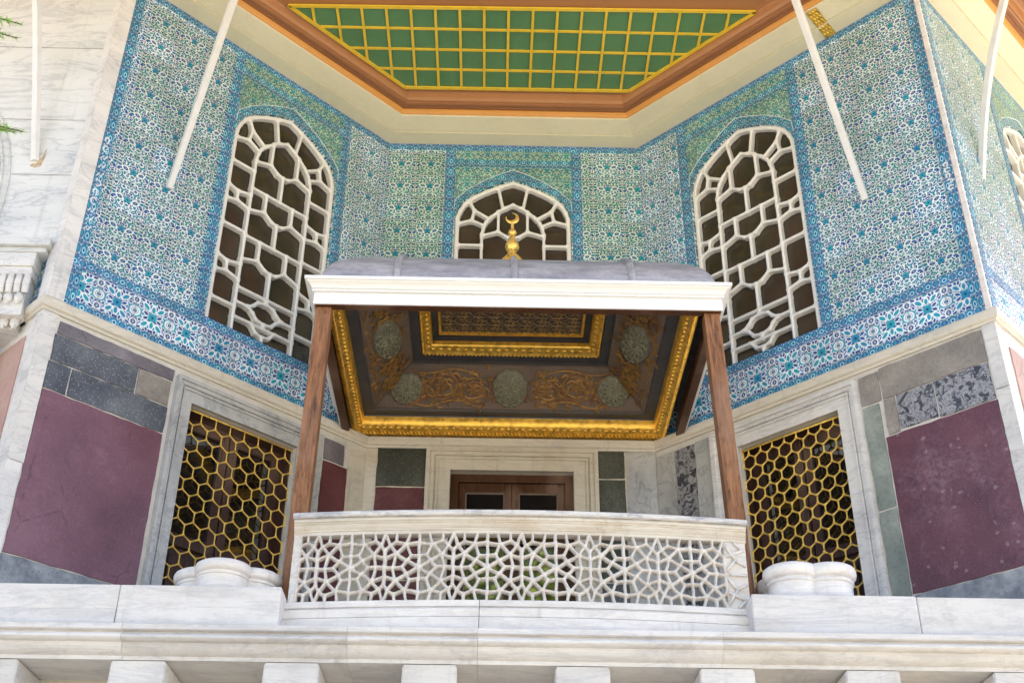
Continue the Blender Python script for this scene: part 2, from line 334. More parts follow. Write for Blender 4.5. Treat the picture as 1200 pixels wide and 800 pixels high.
def lead():
    m = MT('lead_sheet', 0.42, 0.5, 0.25); v = m.mapping(m.obj, scale=(1, 3, 3))
    n = m.noise(v, scale=2.6, detail=8, rough=0.65); n2 = m.noise(scale=26, detail=4)
    m.color(m.ramp(n * 0.8 + n2 * 0.2, [(0.36, (0.24, 0.25, 0.29)), (0.5, (0.38, 0.39, 0.44)), (0.64, (0.55, 0.56, 0.60))])); m.bump(n, 0.3, 0.02)
    return m.mat
M_lead = lead()
def glass(name, c, rough=0.04, spec=0.5):
    m = MT(name, rough, spec); n = m.noise(scale=2.2, detail=3)
    m.color(m.ramp(n, [(0.35, tuple(x * .6 for x in c)), (0.65, c)])); m.bump(m.noise(scale=3.0, detail=1), 0.06, 0.02)
    return m.mat
M_glass = glass('dark_window_glass', (0.060, 0.047, 0.033), 0.05, 0.5)
M_pane = glass('door_glass', (0.010, 0.009, 0.008), 0.03, 1.0); M_pane.node_tree.nodes['Principled BSDF'].inputs['IOR'].default_value = 1.8
def paving():
    m = MT('terrace_paving', 0.6, 0.3); br = m.node('ShaderNodeTexBrick'); m.link(m.obj, br.inputs['Vector'])
    br.inputs['Scale'].default_value = 1.0; br.inputs['Color1'].default_value = (0.43, 0.38, 0.30, 1); br.inputs['Color2'].default_value = (0.38, 0.34, 0.26, 1)
    br.inputs['Mortar'].default_value = (0.3, 0.27, 0.22, 1); br.inputs['Mortar Size'].default_value = 0.01; br.inputs['Brick Width'].default_value = 0.9; br.inputs['Row Height'].default_value = 0.6
    c = m.mix(m.noise(scale=2, detail=6).up(0.4, 0.7) * 0.4, br.outputs[0], (0.34, 0.30, 0.23)); m.color(c)
    return m.mat
M_pave = paving()
M_bark = plain('bark', (0.09, 0.06, 0.04), 0.9, var=0.3, scale=10, bump=0.5)
M_need = plain('fir_needles', (0.24, 0.44, 0.06), 0.5, var=0.25, scale=20)
M_foli = plain('foliage', (0.20, 0.26, 0.035), 0.55, var=0.35, scale=1.2)

# ------------------------------------------------------------------ object helpers
def tag(o, label=None, cat=None, group=None, kind=None):
    if label: o['label'] = label
    if cat: o['category'] = cat
    if group: o['group'] = group
    if kind: o['kind'] = kind
    return o
def thing(name, label, cat, loc=(0, 0, 0), rz=0.0, group=None):
    o = bpy.data.objects.new(name, None); COL.objects.link(o); o.empty_display_size = 0.2
    o.location = loc; o.rotation_euler = (0, 0, rz)
    return tag(o, label, cat, group)
def obj(name, bm, mat, parent=None, smooth=False, recalc=True, label=None, local=False):
    """bm in world axes unless local; the mesh is stored relative to the parent's origin"""
    if recalc: bmesh.ops.recalc_face_normals(bm, faces=bm.faces)
    me = bpy.data.meshes.new(name); bm.to_mesh(me); bm.free()
    if smooth:
        for p in me.polygons: p.use_smooth = True
    me.materials.append(mat)
    o = bpy.data.objects.new(name, me); COL.objects.link(o)
    if parent is not None:
        o.parent = parent
        if not local:
            t = parent
            off = Vector((0, 0, 0))
            while t is not None: off += Vector(t.location); t = t.parent
            me.transform(Matrix.Translation(-off))
    if label: o['label'] = label
    return o
def raw(name, V, Fc, mat, parent=None, smooth=False, label=None):
    me = bpy.data.meshes.new(name); me.from_pydata([tuple(map(float, v)) for v in V], [], [tuple(int(i) for i in f) for f in Fc]); me.update()
    if smooth:
        for p in me.polygons: p.use_smooth = True
    me.materials.append(mat); o = bpy.data.objects.new(name, me); COL.objects.link(o)
    if parent is not None: o.parent = parent
    if label: o['label'] = label
    return o
def autosmooth(o, ang=40):
    for p in o.data.polygons: p.use_smooth = True
    try: o.data.set_sharp_from_angle(angle=math.radians(ang))
    except Exception: pass
    return o
def BM(): return bmesh.new()
def box(bm, x0, x1, y0, y1, z0, z1, bev=0.0):
    vs = [bm.verts.new((x, y, z)) for z in (z0, z1) for y in (y0, y1) for x in (x0, x1)]
    fs = [bm.faces.new([vs[i] for i in f]) for f in ((0, 2, 3, 1), (4, 5, 7, 6), (0, 1, 5, 4), (2, 6, 7, 3), (0, 4, 6, 2), (1, 3, 7, 5))]
    if bev > 0:
        es = set(e for f in fs for e in f.edges)
        bmesh.ops.bevel(bm, geom=list(es), offset=bev, segments=2, affect='EDGES', profile=0.6)
    return bm
def prism(bm, pts, y0, y1, bev=0.0):
    """polygon in x,z pushed from y0 (front) to y1"""
    a = [bm.verts.new((x, y0, z)) for x, z in pts]; b = [bm.verts.new((x, y1, z)) for x, z in pts]
    f0 = bm.faces.new(a); bm.faces.new(b[::-1]); n = len(pts)
    for i in range(n): bm.faces.new((a[i], b[i], b[(i + 1) % n], a[(i + 1) % n]))
    if bev > 0: bmesh.ops.bevel(bm, geom=list(f0.edges), offset=bev, segments=2, affect='EDGES')
    return bm
def prism_z(bm, pts, z0, z1):
    a = [bm.verts.new((x, y, z0)) for x, y in pts]; b = [bm.verts.new((x, y, z1)) for x, y in pts]
    bm.faces.new(a[::-1]); bm.faces.new(b); n = len(pts)
    for i in range(n): bm.faces.new((a[i], a[(i + 1) % n], b[(i + 1) % n], b[i]))
    return bm
def rough_poly(pts, step=0.06, amp=0.006):
    out = []
    for i, (x, z) in enumerate(pts):
        x2, z2 = pts[(i + 1) % len(pts)]; L = math.hypot(x2 - x, z2 - z); n = max(1, int(L / step))
        for k in range(n):
            t = k / n; out.append((x + (x2 - x) * t + random.uniform(-amp, amp), z + (z2 - z) * t + random.uniform(-amp, amp)))
    return out
def tube(bm, pts, r, n=8, caps=True, flat=1.0):
    pts = [Vector(p) for p in pts]; rs = r if isinstance(r, (list, tuple)) else [r] * len(pts)
    rings = []; prev = None
    for i, p in enumerate(pts):
        t = (pts[min(i + 1, len(pts) - 1)] - pts[max(i - 1, 0)]).normalized()
        a = prev if prev is not None else (Vector((0, 0, 1)) if abs(t.z) < 0.9 else Vector((1, 0, 0)))
        u = (a - t * a.dot(t)).normalized(); v = t.cross(u); prev = u
        rings.append([bm.verts.new(p + (u * math.cos(k * 2 * math.pi / n) + v * math.sin(k * 2 * math.pi / n) * flat) * rs[i]) for k in range(n)])
    for a, b in zip(rings, rings[1:]):
        for k in range(n): bm.faces.new((a[k], a[(k + 1) % n], b[(k + 1) % n], b[k]))
    if caps: bm.faces.new(rings[0][::-1]); bm.faces.new(rings[-1])
    return bm
def lathe(bm, prof, cx, cy, n=32):
    rings = []
    for r, z in prof: rings.append([bm.verts.new((cx + r * math.cos(2 * math.pi * k / n), cy + r * math.sin(2 * math.pi * k / n), z)) for k in range(n)])
    for a, b in zip(rings, rings[1:]):
        for k in range(n): bm.faces.new((a[k], a[(k + 1) % n], b[(k + 1) % n], b[k]))
    bm.faces.new(rings[0][::-1]); bm.faces.new(rings[-1])
    return bm
def ball(bm, c, r, sub=1, sc=(1, 1, 1)):
    g = bmesh.ops.create_icosphere(bm, subdivisions=sub, radius=r)
    for v in g['verts']: v.co = Vector((v.co.x * sc[0], v.co.y * sc[1], v.co.z * sc[2])) + Vector(c)
def offset_path(path, d):
    """path of plan points; the air lies to the right hand of its direction"""
    out = []
    P = [Vector(p) for p in path]
    for i, p in enumerate(P):
        ns = []
        if i > 0: t = (P[i] - P[i - 1]).normalized(); ns.append(Vector((t.y, -t.x)))
        if i < len(P) - 1: t = (P[i + 1] - P[i]).normalized(); ns.append(Vector((t.y, -t.x)))
        if len(ns) == 1: out.append(p + ns[0] * d)
        else:
            b = (ns[0] + ns[1]).normalized(); out.append(p + b * (d / b.dot(ns[0])))
    return out
def sweep(bm, path, prof, closed=False, caps=True):
    """profile points are (distance into the air, z)"""
    rows = [[bm.verts.new((q.x, q.y, z)) for q in offset_path(path, o)] for o, z in prof]
    m = len(rows)
    rng_ = range(m) if closed else range(m - 1)
    for j in rng_:
        a, b = rows[j], rows[(j + 1) % m]
        for i in range(len(path) - 1): bm.faces.new((a[i], a[i + 1], b[i + 1], b[i]))
    if closed and caps:
        bm.faces.new([r[0] for r in rows]); bm.faces.new([r[-1] for r in rows][::-1])
    return bm
def sheet_with_holes(bm, outer, holes, y, depth):
    """front sheet in x,z at y with holes whose reveals run back by depth"""
    def loop(pts):
        vs = [bm.verts.new((x, y, z)) for x, z in pts]
        return vs, [bm.edges.new((vs[i], vs[(i + 1) % len(vs)])) for i in range(len(vs))]
    es = loop(outer)[1]; hv = []
    for h in holes:
        v, e = loop(h); hv.append(v); es += e
    bmesh.ops.triangle_fill(bm, edges=es, use_beauty=True, use_dissolve=False, normal=(0, -1, 0))
    for v in hv:
        b = [bm.verts.new((p.co.x, y + depth, p.co.z)) for p in v]
        for i in range(len(v)): bm.faces.new((v[i], v[(i + 1) % len(v)], b[(i + 1) % len(v)], b[i]))
    return bm
def seg_sdf(px, pz, segs, k):
    d = None
    for (x0, z0, x1, z1) in segs:
        vx, vz = x1 - x0, z1 - z0; L = vx * vx + vz * vz
        t = np.clip(((px - x0) * vx + (pz - z0) * vz) / max(L, 1e-12), 0, 1)
        s = np.hypot(px - x0 - t * vx, pz - z0 - t * vz)
        if d is None: d = s
        else:
            h = np.maximum(k - np.abs(d - s), 0) / k
            d = np.minimum(d, s) - h * h * k * 0.25
    return d
def relief(sdf, x0, x1, z0, z1, h, wd, prof, back, both=False):
    """raised tracery: the set sdf < wd on a grid, its rim pulled onto the outline, sides run back"""
    nx, nz = int((x1 - x0) / h) + 1, int((z1 - z0) / h) + 1
    gx, gz = np.meshgrid(np.linspace(x0, x1, nx), np.linspace(z0, z1, nz), indexing='ij')
    d = sdf(gx, gz); ins = d < wd
    cell = ins[:-1, :-1] | ins[1:, :-1] | ins[:-1, 1:] | ins[1:, 1:]
    use = np.zeros_like(ins); use[:-1, :-1] |= cell; use[1:, :-1] |= cell; use[:-1, 1:] |= cell; use[1:, 1:] |= cell
    e = h * 0.25
    ddx = (sdf(gx + e, gz) - sdf(gx - e, gz)) / (2 * e); ddz = (sdf(gx, gz + e) - sdf(gx, gz - e)) / (2 * e)
    g2 = np.maximum(ddx ** 2 + ddz ** 2, 0.2); ex = np.where(ins, 0, np.clip(d - wd, 0, h * 1.5))
    X = np.clip(gx - ddx / g2 * ex, x0, x1); Z = np.clip(gz - ddz / g2 * ex, z0, z1)
    Yv = -prof(np.minimum(d, wd))
    idx = -np.ones(ins.shape, int); idx[use] = np.arange(use.sum())
    V = np.stack([X[use], Yv[use], Z[use]], 1)
    ci, cj = np.nonzero(cell)
    Fq = np.stack([idx[ci, cj], idx[ci + 1, cj], idx[ci + 1, cj + 1], idx[ci, cj + 1]], 1)
    n = len(V)
    E = np.concatenate([Fq[:, [0, 1]], Fq[:, [1, 2]], Fq[:, [2, 3]], Fq[:, [3, 0]]])
    key = set(map(tuple, E)); bd = [(a, b) for a, b in key if (b, a) not in key]
    VB = V.copy(); VB[:, 1] = back
    faces = [tuple(f) for f in Fq] + [(b, a, a + n, b + n) for a, b in bd]
    if both: faces += [tuple(f[::-1] + n) for f in Fq]
    return np.concatenate([V, VB]), faces

# ------------------------------------------------------------------ plan of the kiosk
ZB, ZT = 6.703, 10.237
LL, LR = 3.17, 3.25
iL = Vector((-1.182, 10.0)); iR = Vector((1.475, 10.0))
oL = iL + Vector((-S2, -S2)) * LL; oR = iR + Vector((S2, -S2)) * LR
fL = oL + Vector((-S2, S2)) * 6.0; fR = oR + Vector((S2, S2)) * 6.0
PATH = [fL, oL, iL, iR, oR, fR]

# ------------------------------------------------------------------ ground
bm = BM(); vs = [bm.verts.new(p) for p in ((-150, -150, 0), (150, -150, 0), (150, 150, 0), (-150, 150, 0))]; bm.faces.new(vs)
tag(obj('paving', bm, M_pave), 'pale stone paving in front of the kiosk', 'paving', kind='structure')

# ------------------------------------------------------------------ eaves: mouldings along the wall heads, painted soffit, lead roof
eaves = thing('roof_eaves', 'deep painted eaves with green coffers and gilt grid above the tiled walls', 'eaves', (0.14, 8.5, 10.24))
bm = BM(); sweep(bm, PATH, [(0.0, ZT), (.158, 10.256), (.160, 10.272), (.168, 10.274), (.170, 10.266), (.345, 10.318), (.352, 10.326), (.352, 10.45), (0, 10.46)], closed=True)
obj('cream_moulding', bm, M_cream, eaves)
bm = BM(); sweep(bm, PATH, [(.353, 10.334), (.362, 10.340), (.375, 10.356), (.384, 10.376), (.388, 10.378), (.388, 10.45), (.353, 10.45)], closed=True)
obj('orange_moulding', bm, M_orange, eaves)
bm = BM(); sweep(bm, PATH, [(.389, 10.380), (.42, 10.378), (.424, 10.388), (.428, 10.389), (.432, 10.380), (.458, 10.378), (.472, 10.384), (.478, 10.40), (.478, 10.46), (.389, 10.46)], closed=True)
obj('brown_moulding', bm, M_brown2, eaves)
bm = BM(); sweep(bm, PATH, [(.479, 10.41), (.485, 10.413), (.50, 10.44), (.515, 10.485), (.53, 10.497), (.56, 10.499), (.56, 10.53), (.479, 10.53)], closed=True)
obj('soffit_border', bm, M_brown, eaves)
bm = BM(); box(bm, -9.0, 9.6, 5.7, 14.5, 10.503, 10.56); obj('soffit', bm, M_brown, eaves)
bm = BM()
box(bm, -9.05, 9.65, 5.62, 5.69, 10.44, 10.62, 0.008); obj('eaves_board', bm, M_fascia, eaves)
bm = BM()
a = [bm.verts.new(p) for p in ((-9.1, 5.6, 10.63), (9.7, 5.6, 10.63), (9.7, 14.6, 10.63), (-9.1, 14.6, 10.63))]
b = [bm.verts.new(p) for p in ((-3.0, 8.8, 12.2), (3.3, 8.8, 12.2), (3.3, 11.5, 12.2), (-3.0, 11.5, 12.2))]
bm.faces.new(a[::-1]); bm.faces.new(b)
for i in range(4): bm.faces.new((a[i], a[(i + 1) % 4], b[(i + 1) % 4], b[i]))
obj('lead_roof', bm, M_lead, eaves)
bm = BM()
for k in range(8):
    for j in range(3):
        o = .03 + .31 * (k + .5) / 8; u_ = 2.335 + .03 * j + (.012 if k % 2 else 0); q = iR + Vector((S2, -S2)) * u_ + Vector((-S2, -S2)) * o
        ball(bm, (q.x, q.y, 10.238 + .082 * o / .345 - .014), .019, 1, (1, 1, .35))
a_ = [iR + Vector((S2, -S2)) * u_ + Vector((-S2, -S2)) * o for u_, o in ((2.32, .01), (2.43, .01), (2.43, .35), (2.32, .35))]
bm.faces.new([bm.verts.new((q.x, q.y, z)) for q, z in zip(a_, (10.222, 10.222, 10.304, 10.304))])
obj('gilt_fragment', bm, M_gold, eaves, smooth=True, recalc=False)
def coffer(poly, xs, ys, rot, org):
    """green panel (convex polygon in its own plan axes) with gilt grid lines"""
    T = Matrix.Translation(Vector((org[0], org[1], 0))) @ Matrix.Rotation(rot, 4, 'Z')
    bm = BM(); prism_z(bm, poly, 10.490, 10.502); bm.transform(T)
    pan = obj('coffer_panel', bm, M_leaf, eaves)
    bm = BM(); n = len(poly)
    def clip(p, d):
        lo, hi = -1e9, 1e9
        for i in range(n):
            (x0, y0), (x1, y1) = poly[i], poly[(i + 1) % n]; nx, ny = y1 - y0, x0 - x1
            num = (x0 - p[0]) * nx + (y0 - p[1]) * ny; den = d[0] * nx + d[1] * ny
            if abs(den) < 1e-9:
                if num < 0: return None
                continue
            t = num / den
            if den > 0: hi = min(hi, t)
            else: lo = max(lo, t)
        return (lo, hi) if hi - lo > 0.02 else None
    def bar(p, q, w, z0, z1):
        p = Vector(p); q = Vector(q); t = (q - p).normalized(); nn = Vector((-t.y, t.x)) * w
        prism_z(bm, [tuple(p + nn), tuple(p + nn * .5), tuple(p - nn * .5), tuple(p - nn), tuple(q - nn), tuple(q - nn * .5), tuple(q + nn * .5), tuple(q + nn)][::-1], z0, z1)
    for x in xs:
        c = clip((x, 0), (0, 1))
        if c: bar((x, c[0]), (x, c[1]), .0125, 10.474, 10.4895)
    for y in ys:
        c = clip((0, y), (1, 0))
        if c: bar((c[0], y), (c[1], y), .0125, 10.476, 10.4885)
    for i in range(n): bar(poly[i], poly[(i + 1) % n], .017, 10.470, 10.4875)
    bm.transform(T); obj('gilt_grid', bm, M_yell, pan)
coffer([(-1.0, 9.40), (-2.06, 8.31), (2.44, 8.27), (1.33, 9.39)][::1], [0.06 + .2365 * k for k in range(-10, 12)], [8.30 + .277 * k for k in range(1, 4)], 0, (0, 0))
coffer([(0, 0), (0, -1.6), (3.4, -1.6), (3.4, 0)][::1][::-1] if False else [(0.0, 0.0), (-0.9, -1.1), (3.9, -1.1), (3.0, 0.0)], [.2365 * k for k in range(-3, 17)], [-.277 * k for k in range(1, 4)], math.radians(45), (oR.x + .62 * S2 + .55, oR.y - .62 * S2 + .55))

# ------------------------------------------------------------------ upper lattice windows
def arch_pts(hw, zs, za, k=1.0):
    """pointed arch from the right spring to the left one, through the apex"""
    half = [(1.0, 0), (.955, .20), (.87, .40), (.70, .585), (.47, .76), (.23, .895), (0, 1.0)]
    r = [(x * hw, zs + t * (za - zs)) for x, t in half]
    return r + [(-x, z) for x, z in r[-2::-1]]
WS, WSP, WA, WH = 7.172, 9.27, 9.765, .600
def lattice_segs():
    s = []
    def pl(*p):
        for (a, b), (c, d) in zip(p, p[1:]): s.append((a, b, c, d))
    def both(*p): pl(*p); pl(*[(-x, z) for x, z in p])
    arch = arch_pts(.573, WSP, WA - .027)
    frame = [(.573, WS + .02)] + arch + [(-.573, WS + .02)]
    inner = [(.318, WS), (.318, 9.07)] + [(x, z) for x, z in arch_pts(.318, 9.07, 9.455)] + [(-.318, WS)]
    pl(*inner)
    # ring between the two arches
    both((.15, 9.66), (.105, 9.41)); both((.455, 9.50), (.400, 9.375), (.245, 9.268)); both((.400, 9.375), (.425, 9.245), (.318, 9.19)); both((.425, 9.245), (.573, 9.20))
    for z in (8.93, 8.215, 7.42): both((.573, z), (.318, z))
    for z in (8.565, 7.785):
        both((.573, z + .085), (.455, z + .05), (.455, z - .05), (.573, z - .085)); both((.318, z + .085), (.455, z + .05)); both((.318, z - .085), (.455, z - .05))
    for z in (8.735, 8.19, 7.63, 7.325): pl((-.318, z), (.318, z))
    for top, f, zb in ((9.36, 9.105, 8.735), (8.735, 8.535, 8.19), (8.19, 7.985, 7.63)):
        both((.150, top), (.150, f), (.06, f - .065), (0, f - .075)); both((.150, f), (.318, f - .055)); pl((0, f - .075), (0, zb))
    # cartouche above the sill
    both((0, 7.583), (.085, 7.565), (.125, 7.515), (.185, 7.478), (.125, 7.440), (.085, 7.388), (0, 7.370)); both((.185, 7.478), (.318, 7.478))
    pl((0, 7.583), (0, 7.63)); pl((0, 7.370), (0, 7.325)); both((.13, 7.325), (.07, 7.255), (0, 7.24)); pl((0, 7.24), (0, WS))
    return frame, s
FRAME, SEGS = lattice_segs()
fseg = [(a, b, c, d) for (a, b), (c, d) in zip(FRAME, FRAME[1:])]
def lat_sdf(px, pz):
    a = seg_sdf(px, pz, SEGS, .020); b = seg_sdf(px, pz, fseg, .02) - .006
    h = np.maximum(.03 - np.abs(a - b), 0) / .03
    return np.minimum(a, b) - h * h * .03 * .25
def lat_prof(d): return .007 * np.clip((.0145 - d) / .004, 0, 1) + .004 * np.clip((.0075 - d) / .003, 0, 1)
LV, LF = relief(lat_sdf, -.6, .6, WS, WA, .0050, .0143, lat_prof, .05)
lat_mesh = None
def window_at(parent_loc, rz, cx, label):
    """window stands in the wall's own axes at cx along it"""
    global lat_mesh
    t = thing('lattice_window', label, 'window', Vector(parent_loc) + Matrix.Rotation(rz, 3, 'Z') @ Vector((cx, .022, WS)), rz, 'white lattice windows in the tiled walls')
    if lat_mesh is None:
        lat_mesh = raw('plaster_lattice', LV - np.array([0, 0, WS]), LF, M_white, t); 
        autosmooth(lat_mesh, 28)
    else:
        o = lat_mesh.copy(); COL.objects.link(o); o.parent = t
    bm = BM(); prism(bm, [(.597, 0.003)] + [(x * .995, z - WS - .003) for x, z in arch_pts(WH, WSP, WA)] + [(-.597, 0.003)], .055, .063)
    obj('glass', bm, M_glass, t, local=True)
    return t

# ------------------------------------------------------------------ walls in their own axes (x to the right seen from outside, y into the wall)
def hole_win(cx): return [(cx + WH, WS)] + [(cx + x, z) for x, z in arch_pts(WH, WSP, WA)] + [(cx - WH, WS)]
def hbar(bm, x0, x1, z0, z1, y=-.004):
    vs = [bm.verts.new((x, y, z)) for x, z in ((x0, z0), (x1, z0), (x1, z1), (x0, z1))]; bm.faces.new(vs)
    for i in range(4):
        a, b = vs[i], vs[(i + 1) % 4]; c = bm.verts.new((b.co.x, .001, b.co.z)); d = bm.verts.new((a.co.x, .001, a.co.z)); bm.faces.new((b, a, d, c))
def make_wall(label, p0, rz, L, win, tile0, t0, t1, dado_hole=None, top=10.5, tin=TIN):
    """win: centre of the window or None; t0,t1: where the tiling starts and ends along the wall"""
    w = thing('tiled_wall', label, 'wall', (p0[0], p0[1], 0), rz, 'tiled walls of the kiosk')
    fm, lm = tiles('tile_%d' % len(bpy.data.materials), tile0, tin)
    holes = [hole_win(win)] if win is not None and win + .62 < L else []
    bm = BM(); sheet_with_holes(bm, [(t0, 7.08), (t1, 7.08), (t1, top), (t0, top)], holes, 0, .26)
    obj('tile_field', bm, fm, w, local=True, recalc=False)
    bm = BM(); sheet_with_holes(bm, [(t0, 6.60), (t1, 6.60), (t1, 7.08), (t0, 7.08)], [], 0, .1)
    obj('tile_skirting', bm, lm, w, local=True, recalc=False)
    return w
def finish(o): return o
def tile_borders(w, t0, t1, win, side_bands):
    bm = BM(); hbar(bm, t0, t1, 6.695, 6.785); hbar(bm, t0, t1, 7.083, 7.172); hbar(bm, t0, t1, 10.155, 10.235)
    obj('border_tiles', bm, M_bordh, w, local=True)
    bm = BM()
    if win is not None:
        hbar(bm, win - .715, win - .612, 7.172, 10.155); hbar(bm, win + .612, win + .715, 7.172, 10.155)
    for a, b in side_bands: hbar(bm, a, b, 6.785, 7.083); hbar(bm, a, b, 7.172, 10.155)
    if len(bm.faces): obj('upright_border_tiles', bm, M_bordv, w, local=True)
    else: bm.free()
    if win is not None:
        bm = BM(); hbar(bm, win - .612, win + .612, 9.925, 10.03, -.0035); obj('frame_tiles', bm, M_archb, w, local=True)
        # field round the arch head and the band that follows the arch
        A = [(win + x, z) for x, z in arch_pts(WH, WSP, WA)]; B = [(win + x, z) for x, z in arch_pts(.69, WSP - .05, WA + .135)]
        B = [(min(max(x, win - .612), win + .612), z) for x, z in B]
        bm = BM()
        for i in range(len(A) - 1): bm.faces.new([bm.verts.new((x, -.003, z)) for x, z in (A[i], B[i], B[i + 1], A[i + 1])])
        bmesh.ops.remove_doubles(bm, verts=bm.verts, dist=1e-5)
        obj('arch_band_tiles', bm, M_archb, w, local=True)
        bm = BM()
        for i in range(len(B) - 1):
            if abs(B[i][0] - B[i + 1][0]) < 1e-4: continue
            bm.faces.new([bm.verts.new((x, -.003, z)) for x, z in (B[i], (B[i][0], 9.925), (B[i + 1][0], 9.925), B[i + 1])])
        hb = [(win - .612, 10.03), (win + .612, 10.03), (win + .612, 10.155), (win - .612, 10.155)]
        bm.faces.new([bm.verts.new((x, -.003, z)) for x, z in hb])
        bmesh.ops.remove_doubles(bm, verts=bm.verts, dist=1e-5)
        obj('spandrel_tiles', bm, M_span, w, local=True)
        bm = BM()       # pale line that edges the arch band
        tube(bm, [(x, -.003, z) for x, z in B[1:-1]], .0035, 6); obj('arch_line', bm, M_script, w, local=True)
def panel(w, name, pts, mat, y=-.010, label=None, rough=True, amp=.004):
    bm = BM(); prism(bm, rough_poly(pts, .07, amp) if rough else pts, y, .02, .003)
    return obj(name, bm, mat, w, local=True, label=label)
def rect(x0, x1, z0, z1): return [(x0, z0), (x1, z0), (x1, z1), (x0, z1)]
Z0 = 3.9
def dado(w, L, holes, mat):
    bm = BM(); sheet_with_holes(bm, [(0, Z0), (L, Z0), (L, 6.62), (0, 6.62)], holes, 0, .28)
    obj('dado', bm, mat, w, local=True, recalc=False)
ROT = math.radians(45)

# left oblique wall: x = LL - u
wl = make_wall('left oblique wall of blue and white tiles above a purple porphyry panel', oL, ROT, LL, LL - 1.235, LL - 2.405, LL - 3.04, LL + .01)
tile_borders(wl, LL - 3.04, LL, LL - 1.235, [(LL - 3.04, LL - 2.95)])
ul = lambda a, b, z0, z1: rect(LL - b, LL - a, z0, z1)
dado(wl, LL, [ul(.757, 1.83, Z0 + .1, 6.33)], M_mortar)
panel(wl, 'corner_pilaster', ul(3.045, 3.175, 6.72, 10.3), M_marb, -.020, rough=False)
panel(wl, 'corner_pilaster', ul(3.05, 3.172, 5.36, 6.60), M_marb, -.014, rough=False)
panel(wl, 'corner_pilaster', ul(3.06, 3.172, Z0, 5.355), M_marb, -.012, rough=False)
panel(wl, 'slate_slab', ul(2.02, 3.03, 6.455, 6.56), M_slate)
panel(wl, 'granite_slab', ul(2.33, 3.04, 6.225, 6.445), M_gran); panel(wl, 'taupe_slab', ul(2.03, 2.32, 6.225, 6.445), M_taupe, label='lighter square slab beside the window surround')
panel(wl, 'granite_slab', ul(2.865, 3.045, 5.985, 6.215), M_gran); panel(wl, 'granite_slab', ul(2.03, 2.855, 5.985, 6.215), M_gran)
panel(wl, 'porphyry_panel', ul(2.03, 3.045, 4.70, 5.972), M_porph)
M_grey = speckled('grey_breccia', ((0.12, 0.13, 0.16), (0.24, 0.26, 0.29), (0.42, 0.44, 0.46)), 22, 0.4, 5.0, (0.10, 0.11, 0.13), 0.45)
panel(wl, 'breccia_slab', ul(2.03, 3.05, Z0, 4.69), M_grey)
panel(wl, 'slate_slab', ul(.245, .47, 6.33, 6.53), M_slate); panel(wl, 'porphyry_panel', ul(.20, .47, Z0 + .5, 6.315), M_porphD)
panel(wl, 'marble_slab', ul(.0, .195, Z0, 6.55), M_marbY, rough=False)
panel(wl, 'marble_slab', ul(.48, .60, Z0, 6.55), M_marbG, rough=False)

# right oblique wall: x = u
wr = make_wall('right oblique wall of blue and white tiles above a chipped porphyry panel', iR, -ROT, LR, 1.225, 2.325, -.01, 3.205)
tile_borders(wr, 0, 3.205, 1.225, [(3.11, 3.205)])
dado(wr, LR, [rect(.885, 1.866, Z0 + .1, 6.35)], M_mortar)
panel(wr, 'corner_pilaster', rect(3.212, 3.252, 6.72, 10.3), M_marb, -.012, rough=False)
panel(wr, 'corner_pilaster', rect(3.145, 3.252, 6.05, 6.60), M_marb, -.014, rough=False); panel(wr, 'corner_pilaster', rect(3.145, 3.252, Z0, 6.045), M_marb, -.012, rough=False)
panel(wr, 'taupe_slab', rect(2.26, 3.135, 6.305, 6.58), M_taupe)
panel(wr, 'taupe_slab', rect(2.26, 2.36, 5.985, 6.295), M_taupe)
panel(wr, 'breccia_slab', rect(2.37, 2.68, 6.0, 6.295), M_brec); panel(wr, 'breccia_slab', rect(2.69, 3.13, 5.985, 6.295), M_brec)
panel(wr, 'porphyry_panel', rect(2.235, 3.14, 4.70, 5.972), M_porphR)
panel(wr, 'breccia_slab', rect(2.235, 3.14, Z0, 4.69), M_grey)
panel(wr, 'green_slab', rect(2.075, 2.25, 6.30, 6.56), M_taupe); panel(wr, 'green_slab', rect(2.075, 2.222, 5.40, 6.285), M_green); panel(wr, 'green_slab', rect(2.075, 2.222, Z0, 5.385), M_green)
panel(wr, 'breccia_slab', rect(.22, .43, Z0, 6.54), M_brec); panel(wr, 'marble_slab', rect(0, .21, Z0, 6.55), M_marbG, rough=False); panel(wr, 'marble_slab', rect(.44, .61, Z0, 6.55), M_marbG, rough=False)

# middle wall
wc = make_wall('middle tiled wall facing front behind the balcony canopy', iL, 0, 2.657, 1.325, .14, -.01, 2.667, tin=((0.72, 0.90, 0.62), (0.86, 0.97, 0.80), (0.86, 0.95, 0.95)))  # yellow-green tints paint the warm bounce light into this wall's tile colour
tile_borders(wc, 0, 2.657, 1.325, [])
dado(wc, 2.657, [rect(.78, 1.896, Z0 + .05, 6.39)], M_marbY)
panel(wc, 'granite_slab', rect(.115, .555, 6.225, 6.63), M_olive); panel(wc, 'porphyry_panel', rect(.115, .555, 5.35, 6.21), M_porphD); panel(wc, 'porphyry_panel', rect(.115, .555, 4.45, 5.335), M_porphD)
panel(wc, 'granite_slab', rect(2.11, 2.36, 6.33, 6.63), M_olive); panel(wc, 'granite_slab', rect(2.11, 2.36, 5.35, 6.315), M_olive); panel(wc, 'granite_slab', rect(2.11, 2.36, 4.45, 5.335), M_gran)
panel(wc, 'marble_slab', rect(2.375, 2.65, Z0, 6.62), M_marbG, -.004, rough=False)

